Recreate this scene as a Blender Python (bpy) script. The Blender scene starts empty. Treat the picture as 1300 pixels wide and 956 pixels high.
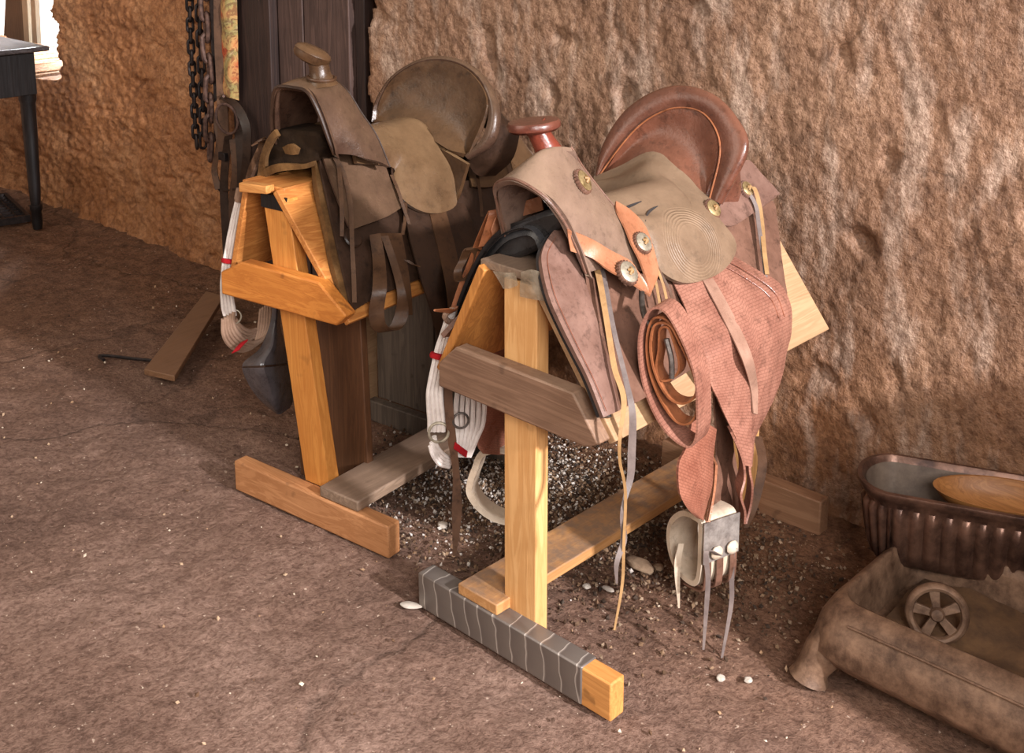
import bpy, bmesh, math, random
from mathutils import Vector, noise, Matrix
V = Vector
random.seed(7)
C = bpy.context.scene.collection
# ------------------------------------------------------------------ camera
FPX, PCX, PCY, PITCH, YAW, CH = 1517.0, 650.0, 147.0, math.radians(11.0), math.radians(46.3), 1.70
CAM = V((0.0, -2.802, CH))
Fd = V((-math.cos(YAW), math.sin(YAW), 0)); Rt = V((math.sin(YAW), math.cos(YAW), 0)); UP = V((0, 0, 1))
FW = Fd * math.cos(PITCH) - UP * math.sin(PITCH); CU = Fd * math.sin(PITCH) + UP * math.cos(PITCH)
cd = bpy.data.cameras.new('camera'); cam = bpy.data.objects.new('camera', cd); C.objects.link(cam)
m = Matrix((Rt, CU, -FW)).transposed().to_4x4(); m.translation = CAM; cam.matrix_world = m
cd.sensor_fit = 'HORIZONTAL'; cd.sensor_width = 36.0; cd.lens = FPX / 1300.0 * 36.0
cd.shift_y = -(478.0 - PCY) / 1300.0; cd.clip_start = 0.05
bpy.context.scene.camera = cam

def hit(x, y, pt, n):
    """measure: the point of the plane (pt, n) that the photograph shows at pixel x, y"""
    d = FW + Rt * ((x - PCX) / FPX) + CU * ((PCY - y) / FPX)
    pt = V(pt); n = V(n)
    return CAM + d * ((pt - CAM).dot(n) / d.dot(n))
def XP(x, y, X): return hit(x, y, (X, 0, 0), (1, 0, 0))
def YP(x, y, Y): return hit(x, y, (0, Y, 0), (0, 1, 0))
def ZP(x, y, Z): return hit(x, y, (0, 0, Z), (0, 0, 1))
NN = V((.805, 0, .593)); N0 = V((-1.616, 0, .903))          # sloping right side of the near stand
def NS(x, y, o): return hit(x, y, N0 + NN * o, NN)
FO = V((-2.4775, -1.005, 0)); EX = V((.9922, .1246, 0)); EY = V((-.1246, .9922, 0))   # frame of the far stand
def FL(u, v, z): return FO + EX * u + EY * v + UP * z
FN = (EX * .806 + UP * .593).normalized(); F0 = FO + EX * -.092 + UP * .909
def FS(x, y, o): return hit(x, y, F0 + FN * o, FN)
def FV(x, y, v): return hit(x, y, FO + EY * v, EY)
def FU(x, y, u): return hit(x, y, FO + EX * u, EX)

X0 = -1.66
# ------------------------------------------------------------------ materials
def lin(c):
    return tuple(((v / 255) / 12.92 if v / 255 <= .04045 else ((v / 255 + .055) / 1.055) ** 2.4) for v in c) + (1,)
class NT:
    def __init__(s, name):
        s.m = bpy.data.materials.new(name); s.m.use_nodes = True; s.t = s.m.node_tree
        s.b = s.t.nodes['Principled BSDF']
    def n(s, typ, **kw):
        nd = s.t.nodes.new(typ)
        for k, v in kw.items():
            if k.startswith('i_'): nd.inputs[k[2:].replace('_', ' ')].default_value = v
            else: setattr(nd, k, v)
        return nd
    def l(s, a, b): s.t.links.new(a, b)
    def coord(s, kind='Object', scale=(1, 1, 1), rot=(0, 0, 0)):
        tc = s.n('ShaderNodeTexCoord'); mp = s.n('ShaderNodeMapping')
        mp.inputs['Scale'].default_value = scale; mp.inputs['Rotation'].default_value = rot
        s.l(tc.outputs[kind], mp.inputs['Vector']); return mp.outputs['Vector']
    def noise(s, vec, scale, detail=6, rough=.6, dist=0):
        nd = s.n('ShaderNodeTexNoise'); nd.inputs['Scale'].default_value = scale; nd.inputs['Detail'].default_value = detail
        nd.inputs['Roughness'].default_value = rough; nd.inputs['Distortion'].default_value = dist
        s.l(vec, nd.inputs['Vector']); return nd.outputs['Fac']
    def ramp(s, fac, stops):
        r = s.n('ShaderNodeValToRGB'); e = r.color_ramp.elements
        while len(e) < len(stops): e.new(.5)
        for el, (p, c) in zip(e, stops): el.position = p; el.color = c if len(c) == 4 else lin(c)
        s.l(fac, r.inputs['Fac']); return r.outputs['Color']
    def mix(s, fac, a, b, mode='MIX'):
        nd = s.n('ShaderNodeMix', data_type='RGBA', blend_type=mode)
        for v, i in ((fac, 0), (a, 6), (b, 7)):
            if hasattr(v, 'is_linked') or isinstance(v, bpy.types.NodeSocket): s.l(v, nd.inputs[i])
            else: nd.inputs[i].default_value = v
        return nd.outputs[2]
    def math(s, op, a, b=0.0):
        nd = s.n('ShaderNodeMath', operation=op)
        for v, i in ((a, 0), (b, 1)):
            if isinstance(v, bpy.types.NodeSocket): s.l(v, nd.inputs[i])
            else: nd.inputs[i].default_value = v
        return nd.outputs[0]
    def bump(s, h, strength=.3, dist=.01, prev=None):
        b = s.n('ShaderNodeBump'); b.inputs['Strength'].default_value = strength; b.inputs['Distance'].default_value = dist
        s.l(h, b.inputs['Height'])
        if prev is not None: s.l(prev, b.inputs['Normal'])
        return b.outputs['Normal']
    def out(s, col, rough=.7, normal=None, metal=0, spec=.4):
        if isinstance(col, bpy.types.NodeSocket): s.l(col, s.b.inputs['Base Color'])
        else: s.b.inputs['Base Color'].default_value = col
        if isinstance(rough, bpy.types.NodeSocket): s.l(rough, s.b.inputs['Roughness'])
        else: s.b.inputs['Roughness'].default_value = rough
        s.b.inputs['Metallic'].default_value = metal; s.b.inputs['Specular IOR Level'].default_value = spec
        if normal is not None: s.l(normal, s.b.inputs['Normal'])
        return s.m

def leather(name, c1, c2, dust=None, dustamt=.5, stamp=None, rough=.55, stampscale=1.0, wear=1.0):
    t = NT(name); v = t.coord()
    n1 = t.noise(v, 14, 8, .65); n2 = t.noise(v, 90, 5, .7)
    col = t.ramp(n1, [(.3, c1), (.7, c2)])
    spots = t.ramp(t.noise(v, 34, 4, .75), [(.33, (60, 42, 34)), (.47, (255, 255, 255))])
    col = t.mix(.45 * wear, col, spots, 'MULTIPLY')
    if dust:
        g = t.n('ShaderNodeNewGeometry'); sx = t.n('ShaderNodeSeparateXYZ'); t.l(g.outputs['Normal'], sx.inputs[0])
        f = t.math('MULTIPLY', t.math('MAXIMUM', t.math('ADD', sx.outputs['Z'], t.math('SUBTRACT', t.noise(v, 22, 7, .7), .5)), 0.0), dustamt)
        f = t.math('MINIMUM', f, .9)
        col = t.mix(f, col, lin(dust))
    nb = t.bump(n2, .25, .003); nb = t.bump(n1, .3, .006, nb)
    if stamp == 'basket':
        uv = t.coord('UV', (1, 1, 1))
        br = t.n('ShaderNodeTexBrick'); br.offset = .5
        for k, val in (('Scale', 1.0), ('Mortar Size', .0016), ('Brick Width', .0125 * stampscale), ('Row Height', .0062 * stampscale), ('Mortar Smooth', .9)): br.inputs[k].default_value = val
        t.l(uv, br.inputs['Vector'])
        br.inputs['Color1'].default_value = (1, 1, 1, 1); br.inputs['Color2'].default_value = (.8, .8, .8, 1); br.inputs['Mortar'].default_value = (0, 0, 0, 1)
        nb = t.bump(br.outputs['Fac'], -.9, .0035, nb)
        col = t.mix(.45, col, t.mix(br.outputs['Fac'], (1, 1, 1, 1), (.35, .28, .25, 1)), 'MULTIPLY')
    if stamp == 'rings':
        dv = t.n('ShaderNodeVectorMath', operation='DISTANCE'); t.l(v, dv.inputs[0]); dv.inputs[1].default_value = RINGC
        sx = t.n('ShaderNodeCombineXYZ'); t.l(dv.outputs['Value'], sx.inputs[0]); sq = t.n('ShaderNodeSeparateXYZ'); t.l(sx.outputs[0], sq.inputs[0]); sx = sq
        w = t.math('SINE', t.math('MULTIPLY', t.math('ADD', sx.outputs['X'], t.math('MULTIPLY', t.noise(v, 30), .006)), 900.0))
        mk = t.n('ShaderNodeMapRange'); t.l(sx.outputs['X'], mk.inputs[0]); mk.inputs[1].default_value = .045; mk.inputs[2].default_value = .06
        mk2 = t.n('ShaderNodeMapRange'); t.l(sx.outputs['X'], mk2.inputs[0]); mk2.inputs[1].default_value = .10; mk2.inputs[2].default_value = .085; mk2.inputs[3].default_value = 0; mk2.inputs[4].default_value = 1
        w = t.math('MULTIPLY', t.math('MULTIPLY', w, mk.outputs[0]), mk2.outputs[0])
        nb = t.bump(w, .4, .002, nb)
        col = t.mix(.18, col, t.ramp(w, [(.0, (110, 90, 70)), (.5, (255, 255, 255))]), 'MULTIPLY')
    return t.out(col, t.ramp(n1, [(.3, (rough * 255,) * 3), (.7, (min(1, rough + .2) * 255,) * 3)]), nb)

def wood(name, c1, c2, axis='z', rough=.6, grain=1.0, dust=None, spots=.0):
    t = NT(name); s = {'x': (1.2, 22, 22), 'y': (22, 1.2, 22), 'z': (22, 22, 1.2)}[axis]
    v = t.coord(scale=s); v0 = t.coord()
    n = t.noise(v, 1.4, 8, .6, 1.2)
    w = t.math('SINE', t.math('MULTIPLY', n, 34.0))
    f = t.math('ADD', t.math('MULTIPLY', w, .09), t.math('ADD', t.math('MULTIPLY', n, .5), t.math('MULTIPLY', t.noise(v0, 5, 4), .4)))
    col = t.ramp(f, [(.25, c1), (.65, c2)])
    if dust:
        g = t.n('ShaderNodeNewGeometry'); sx = t.n('ShaderNodeSeparateXYZ'); t.l(g.outputs['Normal'], sx.inputs[0])
        fz = t.math('MULTIPLY', t.math('MAXIMUM', sx.outputs['Z'], 0.0), t.ramp(t.noise(v0, 30, 6), [(.3, (110,) * 3), (.6, (255,) * 3)]))
        col = t.mix(t.math('MULTIPLY', fz, .8), col, lin(dust))
    if spots:
        k = t.ramp(t.noise(v0, 16, 2, .5), [(.27, (60, 35, 20)), (.33, (255, 255, 255))])
        col = t.mix(spots, col, k, 'MULTIPLY')
    nb = t.bump(n, .35 * grain, .004)
    return t.out(col, rough, nb)

def metal(name, c1, c2, rough=.45, met=.9, scale=25, bump=.3):
    t = NT(name); v = t.coord(); n = t.noise(v, scale, 7, .7)
    return t.out(t.ramp(n, [(.35, c1), (.65, c2)]), rough, t.bump(n, bump, .004), met)

def cloth(name, c1, c2, rough=.95, fine=260):
    t = NT(name); v = t.coord(); n = t.noise(v, 12, 6, .7); n2 = t.noise(v, fine, 2, .5)
    nb = t.bump(n2, .5, .003)
    return t.out(t.ramp(n, [(.3, c1), (.7, c2)]), rough, nb, spec=.1)

RINGC = NS(874, 312, .066) - V((X0, -.6, .9))
M = {}
M['near_seat'] = leather('dusty_grey_tan_leather', (92, 72, 56), (128, 102, 80), (150, 126, 102), .7, 'rings', .6)
M['near_fork'] = leather('worn_grey_leather', (92, 72, 62), (126, 102, 88), (146, 122, 100), .65, rough=.5)
M['near_red'] = leather('red_brown_leather', (98, 48, 32), (128, 70, 48), (150, 104, 78), .3, rough=.42)
M['near_cantle'] = leather('cantle_brown_leather', (92, 54, 40), (120, 74, 56), (136, 98, 78), .3, rough=.42)
M['near_roll'] = leather('cantle_roll_leather', (80, 47, 36), (108, 67, 52), (140, 98, 76), .35, rough=.4)
M['horn_wrap'] = leather('horn_wrap_leather', (96, 42, 30), (128, 60, 44), None, rough=.38)
M['horn_top'] = leather('dark_horn_leather', (72, 34, 26), (104, 56, 42), (130, 92, 74), .3, rough=.4)
M['basket'] = leather('basket_stamped_pink_leather', (128, 84, 70), (160, 112, 94), None, stamp='basket', rough=.55, wear=.8, stampscale=1.3)
M['basket_dark'] = leather('basket_stamped_brown_leather', (128, 78, 62), (158, 104, 84), None, stamp='basket', rough=.5, wear=.6)
M['strap'] = leather('orange_tan_strap_leather', (144, 92, 64), (172, 116, 86), None, rough=.45, wear=.7)
M['strap_edge'] = leather('brown_strap_leather', (128, 74, 44), (164, 102, 66), None, rough=.55)
M['seam'] = leather('pale_pink_leather', (136, 102, 86), (162, 128, 110), None, rough=.5, wear=.4)
M['skirt'] = leather('mauve_brown_skirt_leather', (96, 70, 60), (130, 100, 88), None, rough=.5)
M['skirt_dark'] = leather('dark_skirt_leather', (88, 62, 50), (122, 88, 72), None, rough=.55)
M['black_lining'] = leather('blackened_lining', (22, 20, 20), (48, 46, 46), (95, 95, 98), .35, rough=.5)
M['yellow_string'] = leather('tan_lace_leather', (136, 102, 64), (166, 130, 86), None, rough=.7, wear=.4)
M['grey_string'] = leather('grey_lace_leather', (88, 77, 74), (124, 110, 104), None, rough=.6, wear=.4)
M['brown_string'] = leather('brown_lace_leather', (70, 48, 34), (104, 74, 54), None, rough=.7)
M['far_leather'] = leather('old_brown_leather', (54, 36, 23), (84, 58, 37), (118, 90, 62), .5, rough=.48)  # far saddle leathers: colours darkened for the near saddle's shade
M['far_seat'] = leather('old_tan_seat_leather', (62, 42, 27), (92, 66, 44), (138, 110, 80), .7, rough=.5)
M['far_fork'] = leather('old_purple_brown_leather', (56, 39, 31), (86, 63, 50), (116, 92, 70), .6, rough=.4)
M['far_dark'] = leather('old_dark_leather', (38, 25, 17), (62, 41, 28), None, rough=.6)
M['far_strap'] = leather('old_strap_leather', (64, 42, 27), (90, 62, 40), None, rough=.6)
M['tapadero'] = leather('grey_black_leather', (52, 48, 50), (92, 86, 88), (112, 106, 104), .4, rough=.35)
M['stirrup_cream'] = leather('cream_rawhide', (176, 156, 134), (208, 192, 172), None, rough=.5, wear=.5)
M['wool'] = cloth('matted_fleece', (58, 40, 26), (118, 86, 52), fine=90)
M['fleece_dark'] = cloth('dark_fleece', (22, 15, 11), (52, 38, 26), fine=90)
M['cinch'] = cloth('white_mohair', (196, 184, 176), (234, 226, 220))
M['cinch_old'] = cloth('dirty_mohair', (128, 100, 82), (170, 142, 122))
M['red_yarn'] = cloth('red_yarn', (130, 20, 26), (168, 34, 40))
M['pine_z'] = wood('pine_upright', (194, 138, 80), (224, 174, 116), 'z', spots=.15)
M['pine_x'] = wood('pine_crosswise', (178, 116, 58), (212, 150, 84), 'x', spots=.4)
M['pine_y'] = wood('pine_lengthwise', (176, 118, 64), (214, 160, 104), 'y', spots=.3)
M['far_x'] = wood('orange_pine_crosswise', (170, 98, 36), (206, 132, 58), 'x', spots=.5)
M['far_z'] = wood('orange_pine_upright', (182, 112, 46), (212, 144, 70), 'z', spots=.2)
M['ply'] = wood('orange_plywood', (158, 92, 38), (204, 138, 72), 'y', spots=.2)
M['pale_panel'] = wood('pale_fir_panel', (156, 120, 86), (184, 148, 112), 'y', spots=.2)
M['amber_panel'] = wood('amber_fir_panel', (150, 92, 40), (196, 132, 66), 'z', spots=.2)
M['dusty_x'] = wood('dusty_board_crosswise', (104, 76, 58), (138, 106, 84), 'x', spots=.3, dust=(150, 122, 100))
M['dusty_y'] = wood('dusty_board_lengthwise', (168, 118, 70), (196, 146, 94), 'y', spots=.2, dust=(116, 97, 84))
M['grey_y'] = wood('grey_board_lengthwise', (104, 84, 68), (144, 120, 100), 'y', spots=.2, dust=(120, 98, 82))
M['foot_x'] = wood('brown_foot_board', (150, 98, 58), (186, 132, 88), 'x', spots=.4)
M['foot_rear'] = wood('brown_rear_foot_board', (118, 82, 58), (150, 112, 84), 'x', spots=.3)
M['dark_board'] = wood('dark_brown_board', (74, 46, 28), (104, 68, 42), 'z')
M['grey_board'] = wood('weathered_grey_board', (70, 60, 52), (104, 90, 78), 'z', grain=2, spots=.5)
M['door_plank'] = wood('old_door_plank', (50, 36, 32), (92, 70, 62), 'z', grain=2.5, rough=.6)
M['door_post'] = wood('dark_door_post', (30, 20, 18), (58, 40, 34), 'z', grain=2, rough=.6)
M['loose_plank'] = wood('dusty_loose_plank', (98, 68, 46), (132, 96, 68), 'y', dust=(118, 86, 64))
M['black_wood'] = wood('black_painted_wood', (12, 10, 10), (30, 26, 26), 'z', rough=.4)
M['table_top'] = wood('worn_dark_tabletop', (50, 46, 46), (90, 84, 84), 'x', rough=.25)
M['bowl_wood'] = wood('honey_wood', (128, 82, 42), (168, 116, 66), 'x', rough=.5)
M['pale_post'] = wood('cream_post', (140, 132, 118), (176, 166, 148), 'z')
M['outdoor_board'] = wood('weathered_brown_board', (60, 48, 40), (92, 76, 64), 'z')
M['brass'] = metal('tarnished_brass', (112, 92, 56), (186, 164, 120), .45, .6, 60)
M['nickel'] = metal('worn_nickel', (124, 114, 98), (186, 176, 156), .45, .55, 50)
M['iron'] = metal('dull_iron', (60, 54, 50), (110, 102, 96), .45, .7, 50)
M['rust'] = metal('rusted_chain_iron', (58, 42, 38), (112, 84, 72), .6, .35, 40)
M['dark_iron'] = metal('dark_iron', (26, 22, 22), (58, 48, 46), .5, .5, 40)
M['tub_iron'] = metal('brown_cast_iron', (62, 43, 36), (120, 88, 72), .34, .5, 14)
M['tub_in'] = metal('grey_enamel', (84, 70, 60), (116, 100, 86), .6, .1, 14)
M['trough_iron'] = metal('dusty_cast_iron', (78, 56, 42), (136, 106, 84), .55, .2, 22, .6)
M['mud'] = metal('caked_mud', (62, 42, 26), (98, 70, 44), .9, 0, 12, .8)
M['plate'] = metal('galvanised_plate', (136, 126, 120), (196, 186, 178), .35, .6, 30)
M['stone'] = metal('pale_stone', (120, 98, 78), (166, 140, 114), .9, 0, 20, .6)
M['paper'] = cloth('white_scrap', (160, 148, 136), (196, 186, 174))

def mk_tape():
    t = NT('silver_duct_tape'); v = t.coord(); n = t.noise(v, 16, 6, .6)
    sx = t.n('ShaderNodeSeparateXYZ'); t.l(v, sx.inputs[0])
    saw = t.math('FRACT', t.math('MULTIPLY', t.math('ADD', sx.outputs['X'], t.math('ADD', t.math('MULTIPLY', sx.outputs['Z'], .15), t.math('MULTIPLY', t.noise(v, 9, 2), .05))), 21.0))
    line = t.ramp(saw, [(.0, (235, 225, 215)), (.06, (170, 160, 152)), (.12, (124, 114, 108)), (1, (140, 130, 122))])
    col = t.mix(.5, line, t.ramp(n, [(.35, (92, 84, 80)), (.65, (150, 142, 134))]), 'MULTIPLY')
    col = t.mix(.45, col, line)
    return t.out(col, .38, t.bump(saw, .5, .004, t.bump(n, .3, .004)), .35)
M['tape'] = mk_tape()

def mk_film():
    t = NT('old_clear_tape'); v = t.coord(); n = t.noise(v, 30, 5)
    t.b.inputs['Alpha'].default_value = .4
    return t.out(t.ramp(n, [(.3, (120, 100, 78)), (.7, (196, 182, 160))]), .25, t.bump(n, .6, .006))
M['film'] = mk_film()

def mk_cloth_strip():
    t = NT('faded_print_cloth'); v = t.coord(); 
    a = t.ramp(t.noise(v, 7, 3, .5, 1.0), [(.36, (176, 84, 54)), (.44, (196, 150, 100)), (.54, (150, 140, 92)), (.64, (206, 184, 150))])
    b = t.ramp(t.noise(v, 24, 3, .6, 2), [(.42, (150, 60, 50)), (.5, (255, 245, 225))])
    return t.out(t.mix(.6, a, b, 'MULTIPLY'), .9, t.bump(t.noise(v, 40), .4, .006))
M['print'] = mk_cloth_strip()

def mk_wall():
    t = NT('mud_plaster'); v = t.coord(); sx = t.n('ShaderNodeSeparateXYZ'); t.l(v, sx.inputs[0])
    n1 = t.noise(v, 2.2, 8, .62); n2 = t.noise(v, 14, 9, .68); n3 = t.noise(v, 62, 4, .72)
    plaster = t.ramp(n1, [(.3, (120, 90, 70)), (.5, (143, 109, 85)), (.72, (164, 130, 104))])
    adobe = t.ramp(n1, [(.3, (150, 100, 64)), (.5, (180, 126, 84)), (.7, (202, 154, 112))])
    side = t.ramp(t.math('ADD', sx.outputs['X'], t.math('MULTIPLY', n1, .4)), [(0, (0, 0, 0)), (1, (255, 255, 255))])
    fx = t.n('ShaderNodeMapRange'); t.l(sx.outputs['X'], fx.inputs[0]); fx.inputs[1].default_value = -3.9; fx.inputs[2].default_value = -3.3
    col = t.mix(fx.outputs[0], adobe, plaster)
    fl = t.n('ShaderNodeMapRange'); t.l(t.math('ADD', sx.outputs['Z'], t.math('MULTIPLY', n1, .5)), fl.inputs[0]); fl.inputs[1].default_value = .45; fl.inputs[2].default_value = .85
    col = t.mix(fl.outputs[0], t.mix(.5, col, lin((150, 98, 58))), col)
    # pale streaks in the right-hand plaster, painting in its raking-light sheen
    st = t.math('MULTIPLY', t.ramp(t.noise(t.coord(scale=(3, 1, 1.0)), 3.2, 6, .6), [(.5, (0, 0, 0)), (.62, (255, 255, 255))]), fx.outputs[0])
    col = t.mix(t.math('MULTIPLY', st, .30), col, lin((222, 202, 184)))
    col = t.mix(.42, col, t.ramp(n2, [(.36, (96, 66, 46)), (.5, (255, 255, 255))]), 'MULTIPLY')
    col = t.mix(.55, col, t.ramp(n3, [(.36, (138, 108, 90)), (.58, (255, 255, 255))]), 'MULTIPLY')
    vo = t.n('ShaderNodeTexVoronoi', feature='DISTANCE_TO_EDGE'); vo.inputs['Scale'].default_value = 3.4
    vv = t.n('ShaderNodeMix', data_type='VECTOR'); 
    dn = t.n('ShaderNodeTexNoise'); dn.inputs['Scale'].default_value = 5; dn.inputs['Detail'].default_value = 6; t.l(v, dn.inputs['Vector'])
    vv.inputs[0].default_value = .34; t.l(v, vv.inputs[4]); t.l(dn.outputs['Color'], vv.inputs[5]); t.l(vv.outputs[1], vo.inputs['Vector'])
    crack = t.ramp(vo.outputs['Distance'], [(0, (0, 0, 0)), (.018, (255, 255, 255))])
    cm = t.ramp(t.noise(v, 3, 2), [(.5, (0, 0, 0)), (.6, (255, 255, 255))])
    col = t.mix(t.math('MULTIPLY', cm, .35), col, crack, 'MULTIPLY')
    nb = t.bump(n3, .8, .010); nb = t.bump(n2, .2, .012, nb)
    return t.out(col, t.ramp(n2, [(.3, (220,) * 3), (.7, (150,) * 3)]), nb, spec=.35)
M['wall'] = mk_wall()

def mk_floor():
    t = NT('packed_dirt'); v = t.coord(); sx = t.n('ShaderNodeSeparateXYZ'); t.l(v, sx.inputs[0])
    n1 = t.noise(v, 1.6, 8, .62); n2 = t.noise(v, 18, 9, .68); n3 = t.noise(v, 75, 4, .72)
    col = t.ramp(n1, [(.3, (106, 82, 70)), (.5, (129, 102, 88)), (.72, (151, 124, 110))])
    fy = t.n('ShaderNodeMapRange'); t.l(t.math('ADD', sx.outputs['Y'], t.math('MULTIPLY', n1, .5)), fy.inputs[0]); fy.inputs[1].default_value = -.75; fy.inputs[2].default_value = -.1
    fx = t.n('ShaderNodeMapRange'); t.l(t.math('ADD', sx.outputs['X'], t.math('MULTIPLY', n1, 1.0)), fx.inputs[0]); fx.inputs[1].default_value = -3.0; fx.inputs[2].default_value = -4.0
    dirt = t.ramp(n2, [(.3, (98, 68, 48)), (.7, (136, 99, 74))])
    f = t.math('MAXIMUM', fy.outputs[0], t.math('MULTIPLY', fx.outputs[0], .75))
    col = t.mix(f, col, dirt)
    col = t.mix(.28, col, t.ramp(n2, [(.33, (128, 106, 98)), (.52, (255, 255, 255))]), 'MULTIPLY')
    col = t.mix(.6, col, t.ramp(n3, [(.36, (140, 114, 102)), (.58, (255, 255, 255))]), 'MULTIPLY')
    chips = t.ramp(t.noise(v, 70, 2, .5), [(.70, (0, 0, 0)), (.74, (255, 255, 255))])
    col = t.mix(t.math('MULTIPLY', chips, .55), col, lin((206, 184, 164)))
    vo = t.n('ShaderNodeTexVoronoi', feature='DISTANCE_TO_EDGE'); vo.inputs['Scale'].default_value = 1.3
    dn = t.n('ShaderNodeTexNoise'); dn.inputs['Scale'].default_value = 2.5; dn.inputs['Detail'].default_value = 7; t.l(v, dn.inputs['Vector'])
    vv = t.n('ShaderNodeMix', data_type='VECTOR'); vv.inputs[0].default_value = .3; t.l(v, vv.inputs[4]); t.l(dn.outputs['Color'], vv.inputs[5]); t.l(vv.outputs[1], vo.inputs['Vector'])
    crack = t.ramp(vo.outputs['Distance'], [(0, (0, 0, 0)), (.012, (255, 255, 255))])
    col = t.mix(.3, col, crack, 'MULTIPLY')
    nb = t.bump(n3, .9, .008); nb = t.bump(n2, .35, .014, nb); nb = t.bump(crack, .35, .01, nb)
    return t.out(col, .9, nb, spec=.25)
M['floor'] = mk_floor()

def mk_attr(name, rough=.9):
    t = NT(name); a = t.n('ShaderNodeAttribute', attribute_name='tint'); return t.out(a.outputs['Color'], rough)
M['chips'] = mk_attr('mixed_droppings_and_grit')
M['soil'] = metal('outdoor_soil', (215, 208, 200), (235, 230, 224), 1, 0, 5)

# ------------------------------------------------------------------ mesh building
def cr(p0, p1, p2, p3, t):
    return .5 * ((2 * p1) + (p2 - p0) * t + (2 * p0 - 5 * p1 + 4 * p2 - p3) * t * t + (3 * p1 - p0 - 3 * p2 + p3) * t ** 3)
def spline(pts, n=6, closed=False):
    N = len(pts); out = []
    if N == 1: return list(pts)
    if N == 2 and not closed: return [pts[0].lerp(pts[1], k / n) for k in range(n + 1)]
    segs = N if closed else N - 1
    for i in range(segs):
        if closed: a, b, c, d = pts[i - 1], pts[i], pts[(i + 1) % N], pts[(i + 2) % N]
        else:
            b, c = pts[i], pts[i + 1]
            a = pts[i - 1] if i > 0 else b * 2 - c
            d = pts[i + 2] if i + 2 < N else c * 2 - b
        for k in range(n): out.append(cr(a, b, c, d, k / n))
    if not closed: out.append(pts[-1].copy())
    return out

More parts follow.
